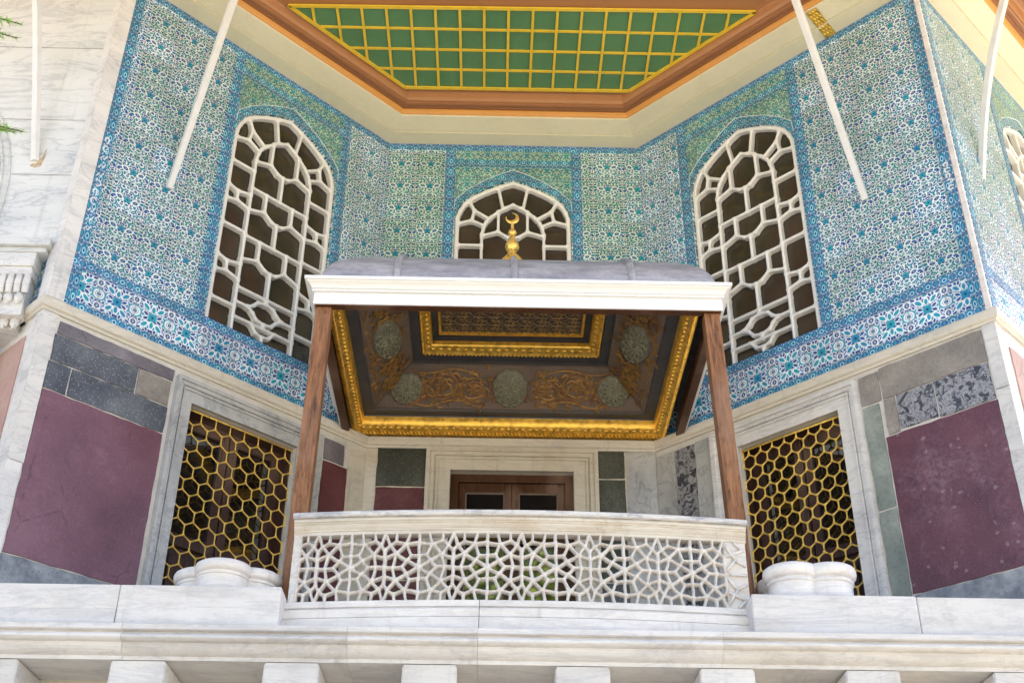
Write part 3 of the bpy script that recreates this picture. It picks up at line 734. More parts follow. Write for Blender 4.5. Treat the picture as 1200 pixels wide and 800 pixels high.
# outer walls, running back from the corners
wor = make_wall('outer right tiled wall running back from the corner at the photo edge', oR, ROT, 6.0, 1.97, .2, 0.03, 6.0)
tile_borders(wor, 0.03, 6.0, 1.97, [(.03, .12)])
dado(wor, 6.0, [], M_marb)
panel(wor, 'pink_slab', rect(.16, .60, 4.6, 6.45), M_pink)
wol_L = 6.0
wol = make_wall('outer left tiled wall half hidden behind the marble arcade', fL, -ROT, wol_L, None, .2, 0, wol_L - .02)
tile_borders(wol, 0, wol_L - .02, None, [])
panel(wol, 'corner_pilaster', rect(wol_L - .13, wol_L + .012, 6.72, 10.3), M_marb, -.020, rough=False)
panel(wol, 'corner_pilaster', rect(wol_L - .10, wol_L + .008, Z0, 6.60), M_marb, -.012, rough=False)
dado(wol, wol_L, [], M_marb)
panel(wol, 'pink_slab', rect(wol_L - .75, wol_L - .20, 4.6, 6.45), M_pink)

def wall_win(wl_, x, label): return window_at(wl_.location, wl_.rotation_euler.z, x, label)
wall_win(wl, LL - 1.235, 'white plaster lattice window in the left oblique tiled wall')
wall_win(wr, 1.225, 'white plaster lattice window in the right oblique tiled wall')
wall_win(wc, 1.325, 'white lattice window in the middle wall behind the gold finial')
wall_win(wor, 1.97, 'white lattice window cut by the right edge in the outer wall')

# the painted script on the left corner border and the odd white tile on the right one
def script(w, x0, x1, z0, z1, n):
    bm = BM()
    for k in range(n):
        z = z0 + (k + .5) * (z1 - z0) / n; c = (x0 + x1) / 2; h = (z1 - z0) / n; a = (x1 - x0) * .36; kind = random.randrange(4); p = []
        if kind == 0: p = [(c + a * math.cos(t) * .8, z + h * .34 * math.sin(t)) for t in np.linspace(.3, 5.6, 11)]
        elif kind == 1: p = [(c - a, z - h * .3), (c - a * .3, z + h * .1), (c + a * .2, z - h * .25), (c + a, z + h * .35)]
        elif kind == 2: p = [(c - a, z + h * .32), (c + a * .6, z + h * .3), (c + a, z), (c + a * .2, z - h * .3), (c - a * .7, z - h * .2)]
        else: p = [(c - a * .2 + a * .6 * math.cos(t), z + h * .4 * math.sin(t) * (1 - t / 9)) for t in np.linspace(-1.2, 4.4, 10)]
        tube(bm, [(x, -.005, zz) for x, zz in p], [.0085 * (.55 + .45 * math.sin(math.pi * i / (len(p) - 1))) for i in range(len(p))], 6, flat=.4)
        if k % 2: ball(bm, (c + a * random.uniform(-.8, .8), -.005, z + h * .45), .008, 1, (1, .4, 1))
    return obj('painted_script', bm, M_script, w, local=True)
script(wl, LL - 3.035, LL - 2.955, 7.42, 8.42, 11)
script(wr, 3.12, 3.2, 7.92, 8.22, 5)

# marble string course between dado and tiles
sc = tag(obj('string_course', sweep(BM(), PATH, [(-.02, 6.60), (.022, 6.60), (.026, 6.618), (.044, 6.628), (.050, 6.640), (.056, 6.690), (.048, 6.702), (-.02, 6.712)], closed=True), M_marbY), 'pale marble string course running below the tiles', 'moulding')

# ------------------------------------------------------------------ lower windows
def surround(t, x0, x1, z1, sw, tw, mat, sw2=None):
    """moulded marble architrave round an opening x0..x1, top z1"""
    sw2 = sw2 or sw
    bm = BM()
    for k, (a, d) in enumerate(((0, .018), (.045, .030), (.075, .042))):
        f = 1 - a / .16
        A, B, C = x0 - sw + a * 0, x1 + sw2 - a * 0, z1 + tw - a * 0
    # three stepped fillets, each a bent strip, butted edge to edge
    steps = [(0.0, .50, .020), (.50, .58, .036), (.58, .66, .020), (.66, .84, .040), (.84, 1.0, .058)]
    for p, q, d in steps:
        xa, xb = x0 - sw * p, x0 - sw * q; za, zb = z1 + tw * p, z1 + tw * q; xc, xd = x1 + sw2 * p, x1 + sw2 * q
        pts = [(xb, Z0), (xa, Z0), (xa, za), (xc, za), (xc, Z0), (xd, Z0), (xd, zb), (xb, zb)]
        a_ = [bm.verts.new((x, -d, z)) for x, z in pts]; b_ = [bm.verts.new((x, .01, z)) for x, z in pts]
        for i in ((0, 1, 2, 7), (2, 3, 6, 7), (3, 4, 5, 6)): bm.faces.new([a_[j] for j in i]); bm.faces.new([b_[j] for j in i][::-1])
        for i in range(8): bm.faces.new((a_[i], b_[i], b_[(i + 1) % 8], a_[(i + 1) % 8]))
    obj('marble_surround', bm, mat, t, local=True)
def grille_window(label, wall, x0, x1, z1, pitch, row, zrow, xrow, rt, mat_s, sw, sw2, tw):
    rz = wall.rotation_euler.z
    t = thing('grille_window', label, 'window', wall.location, rz, 'lower windows with brass honeycomb grilles')
    surround(t, x0, x1, z1, sw, tw, mat_s, sw2)
    bm = BM(); E = {}; N = {}
    key = lambda p: (round(p[0], 3), round(p[1], 3))
    r = pitch / math.sqrt(3); ry = row * 2 / 3
    for j in range(-16, 4):
        for i in range(-3, 12):
            cx = xrow + i * pitch + (pitch / 2 if j % 2 else 0); cz = zrow + j * row
            vs = [(cx + pitch / 2 * a, cz + b * ry) for a, b in ((0, 1), (1, .5), (1, -.5), (0, -1), (-1, -.5), (-1, .5))]
            for k in range(6):
                a, b = key(vs[k]), key(vs[(k + 1) % 6])
                if min(a[0], b[0]) < x0 - .01 or max(a[0], b[0]) > x1 + .01 or max(a[1], b[1]) > z1 - .03 or min(a[1], b[1]) < 4.45: continue
                E[tuple(sorted((a, b)))] = 1
    # merge the nearly equal corner keys
    for (a, b) in E:
        ang = abs(b[0] - a[0])
        bulge = rt * (1.0)
        m = ((a[0] + b[0]) / 2, (a[1] + b[1]) / 2)
        tube(bm, [(a[0], .05, a[1]), (m[0], .05, m[1]), (b[0], .05, b[1])], [rt * 1.15, rt * .8, rt * 1.15], 6, caps=False)
        N[a] = N.get(a, 0) + 1; N[b] = N.get(b, 0) + 1
    for p in N: ball(bm, (p[0], .047, p[1]), rt * 1.75, 1)
    # rods that close the grille against the stone
    tube(bm, [(x0, .05, z1 - .022), (x1, .05, z1 - .022)], rt * 1.2, 6)
    top = [p for p in N if p[1] > z1 - .03 - ry * 1.2 and N[p] < 3]
    for p in top: tube(bm, [(p[0], .05, p[1]), (p[0], .05, z1 - .02)], rt * .9, 6)
    g = obj('brass_grille', bm, M_brass, t, local=True, smooth=True)
    # dark timber shutter inside
    sh = obj('shutter', box(BM(), x0 - .02, x1 + .02, .235, .27, Z0 + .1, z1 + .02), M_shut, t, local=True)
    bm = BM(); wdt = x1 - x0; m = (x0 + x1) / 2
    for a, b in ((x0, x0 + .10), (m - .085, m - .006), (m + .006, m + .085), (x1 - .10, x1)): box(bm, a, b, .195, .236, Z0 + .2, z1, .006)
    for a, b in ((x0 + .10, m - .085), (m + .085, x1 - .10)):
        for za, zb in ((z1 - .10, z1), (5.22, 5.32), (4.2, 4.4)): box(bm, a + .001, b - .001, .198, .236, za, zb, .006)
        box(bm, a + .05, b - .05, .21, .236, 4.5, 5.15, .012)
    for a, b in ((x0 + .001, x0 + .012), (x1 - .012, x1 - .001)): box(bm, a, b, .07, .194, Z0 + .2, z1 - .013)
    box(bm, x0 + .001, x1 - .001, .07, .194, z1 - .012, z1 - .001)
    obj('shutter_frame', bm, M_shut, sh, local=True)
    bm = BM()
    for a, b in ((x0 + .10, m - .085), (m + .085, x1 - .10)): box(bm, a, b, .228, .236, 5.32, z1 - .10)
    obj('pane', bm, M_pane, sh, local=True)
    return t
grille_window('brass honeycomb grille window on the left wall beside the porphyry', wl, LL - 1.83, LL - .757, 6.33, .1415, .1205, 6.14, LL - 1.68, .0069, M_marbG, .165, .14, .19)
grille_window('denser brass honeycomb grille window on the right wall', wr, .885, 1.866, 6.35, .1185, .1045, 6.205, .948, .0085, M_marb, .26, .20, .19)

# door in the middle wall
dr = thing('double_door', 'brown double door with glass panes in a marble surround', 'door', wc.location, 0)
surround(dr, .78, 1.896, 6.39, .222, .205, M_marbY)
bm = BM()
x0, x1, zt_ = .78, 1.896, 6.39
box(bm, x0, x0 + .075, .07, .16, Z0 + .05, zt_, .006); box(bm, x1 - .075, x1, .07, .16, Z0 + .05, zt_, .006); box(bm, x0 + .0755, x1 - .0755, .07, .16, zt_ - .075, zt_, .006)
box(bm, x0, x1, .165, .20, Z0 + .05, zt_); obj('door_frame', bm, M_door, dr, local=True)
mid = (x0 + x1) / 2
for a, b in ((x0 + .077, mid - .0015), (mid + .0015, x1 - .077)):
    bm = BM()
    for xa, xb, za, zb in ((a, a + .062, 4.0, 6.313), (b - .062, b, 4.0, 6.313), (a + .0625, b - .0625, 6.225, 6.313), (a + .0625, b - .0625, 4.0, 4.85)): box(bm, xa, xb, .10, .145, za, zb, .006)
    lf = obj('door_leaf', bm, M_door, dr, local=True)
    pn = obj('pane', box(BM(), a + .06, b - .06, .118, .128, 4.84, 6.23), M_pane, lf, local=True)
    bm = BM()
    for xa, xb, za, zb in ((a + .0625, a + .074, 4.851, 6.224), (b - .074, b - .0625, 4.851, 6.224), (a + .0745, b - .0745, 6.212, 6.224)): box(bm, xa, xb, .108, .119, za, zb)
    obj('glazing_bead', bm, M_bead, lf, local=True)

# ------------------------------------------------------------------ marble arcade at the left edge
ar = thing('marble_arcade', 'grey veined marble arcade wall on a carved capital at the left edge', 'arcade', (-4.6, 7.85, 0))
pts = [(-3.46, 7.26), (-3.46, 10.49), (-6.4, 10.49), (-6.4, 9.62)]
for k in range(11):
    t = k / 10; ang = math.pi * (1 - t) * .5
    pts.append((-6.4 + 2.36 * math.cos(math.pi / 2 * (1 - t)), 7.72 + 1.9 * math.sin(math.pi / 2 * (1 - t))))
pts += [(-4.04, 7.26)]
bm = BM(); prism(bm, pts, 7.80, 8.15); obj('spandrel', bm, M_marbW, ar)
bm = BM(); box(bm, -3.455, -3.40, 7.785, 8.0, 7.30, 8.1, .004); box(bm, -3.455, -3.395, 7.785, 8.0, 8.103, 9.1, .004); box(bm, -3.455, -3.395, 7.785, 8.0, 9.103, 10.3, .004); obj('edge_strip', bm, M_marb, ar)
for z, x in ((8.52, -5.2), (7.93, -3.98), (9.35, -5.2)): obj('joint', box(BM(), x, -3.463, 7.798, 7.81, z, z + .005), M_taupe, ar)
bm = BM(); prism(bm, rough_poly([(-3.845, 8.02), (-3.80, 8.005), (-3.765, 8.03), (-3.75, 8.10), (-3.742, 8.20), (-3.752, 8.205), (-3.768, 8.12), (-3.80, 8.05), (-3.84, 8.045)], .03, .005), 7.7965, 7.80); obj('rust_stain', bm, M_rust, ar)
def bead(a, r): return [(-6.4 + (2.36 - a) * math.cos(t), 7.80 - r, 7.72 + (1.9 - a) * math.sin(t)) for t in np.linspace(0.0, math.pi / 2, 18)]
bm = BM(); tube(bm, [(-4.04, 7.79, 7.28)] + bead(.0, .008), .012, 6); tube(bm, [(-3.98, 7.79, 7.28)] + bead(-.06, .008), .008, 6); obj('arch_moulding', bm, M_marbW, ar)
bm = BM(); box(bm, -4.9, -3.50, 7.74, 8.2, 7.19, 7.258, .006); box(bm, -4.9, -3.53, 7.77, 8.2, 7.145, 7.188, .012); obj('impost', bm, M_marbW, ar)
cap = BM(); 
for (x1_, za, zb) in ((-3.60, 7.02, 7.143), (-3.615, 6.985, 7.018), (-3.60, 6.94, 6.983)): box(cap, -4.7, x1_, 7.78 + (-3.6 - x1_), 8.2, za, zb, .006)
for k in range(17):                          # a row of flutes, then small hanging drops in receding tiers
    xx = -3.63 - k * .062; tube(cap, [(xx, 7.815, 6.785), (xx, 7.800, 6.86), (xx, 7.805, 6.938)], [.024, .029, .027], 10)
box(cap, -4.7, -3.625, 7.83, 8.2, 6.60, 6.938)
for tier in range(3):
    for k in range(13):
        xx = -3.665 - k * .080 - (tier % 2) * .04 - tier * .012; zz = 6.745 - tier * .085; yy = 7.82 + tier * .045
        ball(cap, (xx, yy, zz), .040, 2, (.95, .8, 1.15)); tube(cap, [(xx, yy - .012, zz - .03), (xx, yy - .012, zz - .062)], [.020, .010], 8)
    box(cap, -4.7, -3.64 - tier * .02, 7.85 + tier * .045, 8.2, 6.70 - tier * .085, 6.785 - tier * .085)
obj('capital', cap, M_marb, ar)
bm = BM(); lathe(bm, [(.26, 3.7), (.27, 4.0), (.25, 6.2), (.29, 6.3), (.30, 6.56)], -4.25, 8.12, 24); obj('column', bm, M_marb, ar, smooth=True)

# ------------------------------------------------------------------ terrace: ground-floor wall, ledge, corbels
tw = thing('terrace_wall', 'stone wall carrying the marble ledge', 'wall', (0.1, 8.5, 0))
bm = BM(); box(bm, -6.5, 6.8, 7.75, 8.4, 0, 3.72); obj('wall_face', bm, M_marbY, tw)
tag(obj('terrace_floor', box(BM(), -6.5, 6.8, 7.62, 12.5, 3.74, 3.93), M_marbY), 'marble floor of the terrace behind the balustrade', 'floor', kind='structure')
lg = thing('stone_ledge', 'moulded white marble ledge on corbels along the bottom', 'ledge', (0.1, 7.3, 3.7))
JX = [-6.5, -4.3, -2.198, -.861, -.084, 1.382, 3.071, 5.0, 6.8]
prof = [(7.62, 3.955), (7.085, 3.962), (7.080, 3.958), (7.080, 3.928), (7.090, 3.922), (7.118, 3.921), (7.118, 3.909), (7.096, 3.906), (7.084, 3.893), (7.084, 3.880), (7.094, 3.868), (7.112, 3.863), (7.136, 3.862), (7.136, 3.850), (7.132, 3.838), (7.142, 3.822), (7.165, 3.803), (7.185, 3.797), (7.19, 3.795), (7.19, 3.772), (7.62, 3.768)]
for a, b in zip(JX, JX[1:]):
    bm = BM(); j = random.uniform(-.003, .003)
    r0 = [bm.verts.new((a + .0008, y + j, z)) for y, z in prof]; r1 = [bm.verts.new((b - .0008, y + j, z)) for y, z in prof]
    n = len(prof)
    for i in range(n): bm.faces.new((r0[i], r1[i], r1[(i + 1) % n], r0[(i + 1) % n]))
    bm.faces.new(r0[::-1]); bm.faces.new(r1)
    autosmooth(obj('ledge_moulding', bm, M_marbL, lg), 35)
for a, b in ((-6.5, -2.29), (-2.2885, -1.30), (1.60, 2.625), (2.6265, 4.4), (4.4015, 6.8)):
    if b == -2.29:
        obj('plinth_block', box(BM(), a, b, 7.205, 7.62, 4.085, 4.245, .010), M_marbL, lg); obj('plinth_block', box(BM(), a, b, 7.19, 7.62, 3.9555, 4.083, .008), M_marbL, lg)
    else: obj('plinth_block', box(BM(), a, b, 7.20, 7.62, 3.9555, 4.238 + random.uniform(-.004, .006), .012), M_marbL, lg)
# soffit stone and corbels
bm = BM(); box(bm, -6.5, 6.8, 7.625, 7.77, 3.735, 3.775); obj('soffit_slab', bm, M_marbY, lg)
for cx in (-3.85, -2.97, -2.096, -1.19, -.369, .545, 1.409, 2.282, 3.17, 4.05):
    pf = [(7.19, 3.766), (7.19, 3.60), (7.20, 3.54), (7.24, 3.49), (7.31, 3.46), (7.42, 3.44), (7.52, 3.40), (7.58, 3.32), (7.61, 3.2), (7.62, 3.05), (7.77, 3.02), (7.77, 3.766)]
    bm = BM(); hw = .163
    r0 = [bm.verts.new((cx - hw, y, z)) for y, z in pf]; r1 = [bm.verts.new((cx + hw, y, z)) for y, z in pf]
    n = len(pf)
    for i in range(n): bm.faces.new((r0[i], r1[i], r1[(i + 1) % n], r0[(i + 1) % n]))
    f0 = bm.faces.new(r0[::-1]); f1 = bm.faces.new(r1)
    bmesh.ops.bevel(bm, geom=list(set(f0.edges) | set(f1.edges)), offset=.008, segments=2, affect='EDGES')
    autosmooth(obj('corbel', bm, M_marbL, lg), 35)

# ------------------------------------------------------------------ balustrade
RZ = lambda pf: [(o, 4.658 + (z - 4.66) * .84) for o, z in pf]
XA, XB, XM = -1.292, 1.638, .18
def arc_y(x): return 7.42 - .105 * (1 - ((x - .173) / 1.47) ** 2)
bl = thing('balustrade', 'pierced white marble balustrade of interlaced stars, bowed forward', 'balustrade', (.173, 7.36, 4.0))
def arc_sweep(bm, x0, x1, prof, n=36):
    rows = []
    for k in range(n + 1):
        x = x0 + (x1 - x0) * k / n; y = arc_y(x); rows.append([bm.verts.new((x, y + o, z)) for o, z in prof])
    m = len(prof)
    for a, b in zip(rows, rows[1:]):
        for i in range(m): bm.faces.new((a[i], b[i], b[(i + 1) % m], a[(i + 1) % m]))
    bm.faces.new(rows[0][::-1]); bm.faces.new(rows[-1])
    return bm
capp = [(.085, 4.826), (-.068, 4.828), (-.078, 4.820), (-.078, 4.792), (-.070, 4.784), (.085, 4.783)]
railp = [(.08, 4.782), (-.052, 4.782), (-.056, 4.776), (-.060, 4.766), (-.056, 4.754), (-.044, 4.750), (-.044, 4.742), (-.034, 4.738), (-.036, 4.726), (-.028, 4.708), (-.018, 4.700), (-.018, 4.690), (-.010, 4.686), (-.010, 4.662), (.06, 4.660)]
autosmooth(obj('rail_cap', arc_sweep(BM(), XA - .012, XB + .014, RZ(capp)), M_rail, bl), 30)
autosmooth(obj('handrail', arc_sweep(BM(), XA - .004, XB + .006, RZ(railp)), M_railB, bl), 30)
basep = [(.08, 4.212), (-.020, 4.212), (-.026, 4.206), (-.028, 4.170), (-.012, 4.166), (-.012, 4.156), (-.050, 4.152), (-.062, 4.140), (-.062, 4.092), (-.048, 4.088), (-.048, 4.078), (-.112, 4.070), (-.115, 4.06), (-.115, 3.965), (.08, 3.964)]
autosmooth(obj('base_rail', arc_sweep(BM(), XA - .03, -.084, basep, 18), M_balu, bl), 30)
autosmooth(obj('base_rail', arc_sweep(BM(), -.080, XB + .03, basep, 20), M_balu, bl), 30)
def girih():
    U = .2185 / 235; H = .2255 / 240
    q = [((0, 0), (155, 95)), ((0, 0), (0, 240)), ((0, 80), (55, 85)), ((55, 85), (85, 45)), ((85, 45), (120, 0)), ((120, 0), (235, 0)), ((55, 85), (90, 162)), ((90, 162), (0, 178)), ((90, 162), (70, 245)), ((90, 162), (155, 95)),
         ((90, 162), (160, 187)), ((160, 187), (205, 160)), ((205, 160), (235, 125)), ((160, 187), (158, 245)), ((155, 95), (205, 160)), ((205, 160), (235, 245)), ((155, 95), (235, 62)), ((155, 95), (178, 0)), ((235, 125), (235, 0))]
    segs = []
    for k in range(-4, 4):
        cx = .18 - .218 + k * .4365 + .0
        for (x0, y0), (x1, y1) in q:
            for sx in (1, -1):
                for sy in (1, -1):
                    segs.append((cx + sx * x0 * U, sy * y0 * H, cx + sx * x1 * U, sy * y1 * H))
    return list(dict.fromkeys([tuple(round(v, 5) for v in s) for s in segs if max(s[0], s[2]) > XA - .1 and min(s[0], s[2]) < 1.50]))
GS = girih()
def bal_sdf(px, pz):
    wob = .0035 * np.sin(px * 41 + pz * 23) * np.cos(px * 17 - pz * 31); wob2 = .0035 * np.cos(px * 29 - pz * 37)
    d = seg_sdf(px + wob, pz + wob2, GS, .007)
    d = np.minimum(d, np.maximum((XA + .045) - px, 0) * 1.0 + np.where(px > XA + .045, px - (XA + .045), 0) * .999)
    d = np.where(px < XA + .045, np.minimum(d, 0.004), d)
    d = np.where(px > 1.50, np.minimum(d, 0.0085), np.minimum(d, np.abs(px - 1.50)))
    return d
BV, BF = relief(bal_sdf, XA, XB, -.2265, .2265, 
    .0050, .0092, lambda d: .018 * np.maximum(1 - d / .0093, 0) ** .8, .035, both=True)
BV[:, 1] += [arc_y(x) for x in BV[:, 0]]; BV[:, 2] += 4.437
BV -= np.array([.173, 7.36, 4.0])
tr = raw('pierced_tracery', BV, BF, M_balu, bl); autosmooth(tr, 60)
bm = BM()          # blind relief on the closed right end
for a, b in (((1.50, .20), (1.56, .10)), ((1.56, .10), (1.50, .02)), ((1.50, .12), (1.62, .17)), ((1.56, .10), (1.63, .06)), ((1.50, -.02), (1.56, -.10)), ((1.56, -.10), (1.50, -.20)), ((1.50, -.12), (1.62, -.17)), ((1.56, -.10), (1.63, -.06)), ((1.52, .0), (1.63, .0)), ((1.56, .22), (1.61, .17)), ((1.56, -.22), (1.61, -.17))):
    tube(bm, [(a[0], arc_y(a[0]) - .012, 4.437 + a[1]), (b[0], arc_y(b[0]) - .012, 4.437 + b[1])], .010, 6)
obj('end_relief', bm, M_balu, bl, smooth=True)

# ------------------------------------------------------------------ lobed pedestals on the ledge
def pedestal(cx, cy, sx, label):
    prof = [(.90, 0), (.90, .100), (.935, .103), (.935, .112), (.905, .115), (.905, .123), (.95, .128), (.985, .138), (1.0, .152), (1.0, .168), (.98, .182), (.94, .190), (.80, .196)]
    V = []; F = []; n = 96
    for r, z in prof:
        for k in range(n):
            a = 2 * math.pi * k / n; b = (a % (math.pi / 2)) - math.pi / 4 if sx > 0 else ((a + math.pi / 4) % (math.pi / 2)) - math.pi / 4
            c = .170; R = c * math.cos(b) + math.sqrt(max(.180 ** 2 - (c * math.sin(b)) ** 2, 0))      # four round lobes
            V.append((R * r * math.cos(a), R * r * math.sin(a), z * (1.32 if sx > 0 else 1.05)))
    for j in range(len(prof) - 1):
        for k in range(n): F.append((j * n + k, j * n + (k + 1) % n, (j + 1) * n + (k + 1) % n, (j + 1) * n + k))
    F.append(tuple(range((len(prof) - 1) * n, len(prof) * n)))
    o = tag(autosmooth(raw('lobed_pedestal', V, F, M_marbL), 35), label, 'pedestal', 'lobed marble pedestals on the ledge'); o.location = (cx, cy, 4.24)
pedestal(-1.715, 7.56, -1, 'lobed white marble pedestal before the left grille window')
pedestal(2.04, 7.56, 1, 'lobed white marble pedestal before the right grille window')

# ------------------------------------------------------------------ balcony canopy
cp = thing('balcony_canopy', 'wooden balcony canopy with white fascia, lead roof and gilded coffered ceiling', 'canopy', (.15, 7.75, 3.93))
CX0, CX1, CYF, CYB = -1.395, 1.712, 7.70, 9.97
def frame_sweep(bm, x0, x1, y0, y1, prof, front=True):
    """rectangular run, open at the wall; profile (distance outward, z)"""
    path = [Vector((x0, y1)), Vector((x0, y0)), Vector((x1, y0)), Vector((x1, y1))]
    return sweep(bm, path, prof, closed=True)
bm = BM(); frame_sweep(bm, CX0, CX1, CYF, CYB - .3, [(o_, 6.66 + (z_ - 6.66) * .82) for o_, z_ in [(-.012, 6.662), (0, 6.660), (0, 6.778), (-.010, 6.782), (-.010, 6.790), (.014, 6.793), (.016, 6.808), (.006, 6.812), (.006, 6.819), (.018, 6.822), (.024, 6.838), (.040, 6.862), (.056, 6.872), (.058, 6.880), (.072, 6.883), (.074, 6.915), (-.012, 6.925)]])
autosmooth(obj('fascia', bm, M_fascia, cp), 30)
bm = BM(); box(bm, CX0 + .013, CX1 - .013, CYF + .013, CYF + .078, 6.655, 6.78, .004); box(bm, CX0 + .013, CX0 + .080, CYF + .079, CYB - .2, 6.655, 6.78, .003); box(bm, CX1 - .080, CX1 - .013, CYF + .079, CYB - .2, 6.655, 6.78, .003)
obj('beam', bm, M_beam, cp)
# gilt frame with bead and rope rows
GX0, GX1, GY0, GY1 = -1.305, 1.553, 7.785, 9.915
def loop_sweep(bm, x0, x1, y0, y1, prof):
    """closed rectangle; profile (inset, z)"""
    rows = []
    for o, z in prof: rows.append([bm.verts.new(p) for p in ((x0 + o, y0 + o, z), (x1 - o, y0 + o, z), (x1 - o, y1 - o, z), (x0 + o, y1 - o, z))])
    for a, b in zip(rows, rows[1:]):
        for i in range(4): bm.faces.new((a[i], a[(i + 1) % 4], b[(i + 1) % 4], b[i]))
    return bm
def beads(bm, x0, x1, y0, y1, z, step, r, sc, lean=0.0):
    for (ax, ay), (bx, by) in (((x0, y0), (x1, y0)), ((x1, y0), (x1, y1)), ((x1, y1), (x0, y1)), ((x0, y1), (x0, y0))):
        L = math.hypot(bx - ax, by - ay); n = int(L / step); dx, dy = (bx - ax) / L, (by - ay) / L
        for k in range(n + 1):
            t = (k + .5) / (n + 1); g = bmesh.ops.create_icosphere(bm, subdivisions=1, radius=r)
            for v in g['verts']:
                a, b, c = v.co.x * sc[0], v.co.y * sc[1], v.co.z * sc[2]
                a += b * lean
                v.co = Vector((ax + (bx - ax) * t + a * dx - b * dy, ay + (by - ay) * t + a * dy + b * dx, z + c))
bm = BM(); loop_sweep(bm, GX0, GX1, GY0, GY1, [(0, 6.74), (0, 6.705), (.012, 6.700), (.035, 6.705), (.045, 6.718), (.055, 6.722), (.085, 6.745), (.10, 6.775), (.105, 6.80), (.11, 6.83)])
beads(bm, GX0 + .072, GX1 - .072, GY0 + .072, GY1 - .072, 6.735, .064, .026, (1, .9, .8)); beads(bm, GX0 + .024, GX1 - .024, GY0 + .024, GY1 - .024, 6.702, .034, .019, (.62, 1.1, .8), .8)
autosmooth(obj('gilt_moulding', bm, M_gold, cp), 50)
obj('wall_plate', box(BM(), GX0 + .02, GX1 - .02, GY1 + .002, 9.992, 6.714, 6.80, .006), M_gold, cp)
bm = BM(); loop_sweep(bm, GX0, GX1, GY0, GY1, [(.108, 6.825), (.115, 6.84), (.20, 6.842), (.205, 6.86)]); obj('smoky_band', bm, M_coveD, cp)
CV0, CV1 = (.205, 6.86), (.56, 7.13)
bm = BM(); loop_sweep(bm, GX0, GX1, GY0, GY1, [CV0, (.225, 6.865), (.30, 6.93), (.46, 7.065), (.54, 7.125), CV1]); obj('cove', bm, M_cove, cp)
bm = BM(); loop_sweep(bm, GX0, GX1, GY0, GY1, [CV1, (.562, 7.16), (.64, 7.165), (.642, 7.20)]); obj('stepped_frame', bm, M_coveD, cp)
IX0, IX1, IY0, IY1 = GX0 + .64, GX1 - .64, GY0 + .64, GY1 - .64
bm = BM(); loop_sweep(bm, IX0, IX1, IY0, IY1, [(0, 7.20), (.004, 7.17), (.03, 7.165), (.05, 7.185), (.085, 7.20), (.095, 7.23), (.097, 7.26)])
beads(bm, IX0 + .062, IX1 - .062, IY0 + .062, IY1 - .062, 7.195, .075, .026, (1.1, .8, .8)); beads(bm, IX0 + .015, IX1 - .015, IY0 + .015, IY1 - .015, 7.165, .035, .013, (1, 1, .7))
autosmooth(obj('inner_gilt_moulding', bm, M_gold, cp), 50)
bm = BM(); loop_sweep(bm, IX0, IX1, IY0, IY1, [(.096, 7.255), (.10, 7.30), (.15, 7.303)]); obj('panel_border', bm, M_coveD, cp)
bm = BM(); loop_sweep(bm, IX0, IX1, IY0, IY1, [(.15, 7.30), (.155, 7.285), (.172, 7.285), (.178, 7.31)]); obj('thin_gilt_frame', bm, M_gold, cp)
pc = BM(); PX0, PX1, PY0, PY1 = IX0 + .175, IX1 - .175, IY0 + .175, IY1 - .175
pc.faces.new([pc.verts.new(p) for p in ((PX0, PY0, 7.308), (PX0, PY1, 7.308), (PX1, PY1, 7.308), (PX1, PY0, 7.308))]); cpan = obj('ceiling_panel', pc, M_coveD, cp)
# scrollwork
def ribbon(bm, pts, T, w, hgt):
    pts = [np.array(p) for p in pts]; n = len(pts); prev = None
    for i, p in enumerate(pts):
        t = pts[min(i + 1, n - 1)] - pts[max(i - 1, 0)]; L = math.hypot(*t) or 1; t = t / L; q = np.array((-t[1], t[0])); k = math.sin(math.pi * (i + .6) / (n + .2)) ** .6
        a = [bm.verts.new(T(*(p + q * w * k), 0.0)), bm.verts.new(T(p[0], p[1], hgt)), bm.verts.new(T(*(p - q * w * k), 0.0))]
        if prev:
            bm.faces.new((prev[0], prev[1], a[1], a[0])); bm.faces.new((prev[1], prev[2], a[2], a[1]))
        prev = a
def acanthus(bm, T, cx, cy, R, sgn, turns=1.6, ph=0.0):
    th = np.linspace(0, turns * 2 * math.pi, 30); sp = [(cx + sgn * R * (1 - .85 * t / th[-1]) * math.cos(t + ph), cy + R * .9 * (1 - .85 * t / th[-1]) * math.sin(t + ph)) for t in th]
    ribbon(bm, sp, T, .014, .012)
    for k in range(2, 24, 2):
        x, y = sp[k]; d = math.atan2(y - cy, (x - cx)); l = R * random.uniform(.28, .5)
        p = [(x, y), (x + l * .5 * math.cos(d + .5 * sgn), y + l * .5 * math.sin(d + .5 * sgn)), (x + l * math.cos(d + 1.1 * sgn), y + l * math.sin(d + 1.1 * sgn))]
        ribbon(bm, p, T, .016, .012)
    for k in range(6):
        a = k * math.pi / 3; ribbon(bm, [(cx + .01 * math.cos(a), cy + .01 * math.sin(a)), (cx + .035 * math.cos(a), cy + .035 * math.sin(a)), (cx + .055 * math.cos(a), cy + .055 * math.sin(a))], T, .014, .014)
def cove_T(side):
    """(along, across 0..bw, height) -> world on the cove's sloping face"""
    bw = math.hypot(CV1[0] - CV0[0], CV1[1] - CV0[1]); di, dz = (CV1[0] - CV0[0]) / bw, (CV1[1] - CV0[1]) / bw
    def T(s, t, h):
        o = CV0[0] + di * t; z = CV0[1] + dz * t - h * di - .012; o2 = o + h * dz
        if side == 'b': return (s, GY1 - o2, z)
        if side == 'l': return (GX0 + o2, s, z)
        return (GX1 - o2, s, z)
    return T, bw
bm2 = BM(); bm = BM(); T, bw = cove_T('b'); cxm = (GX0 + GX1) / 2
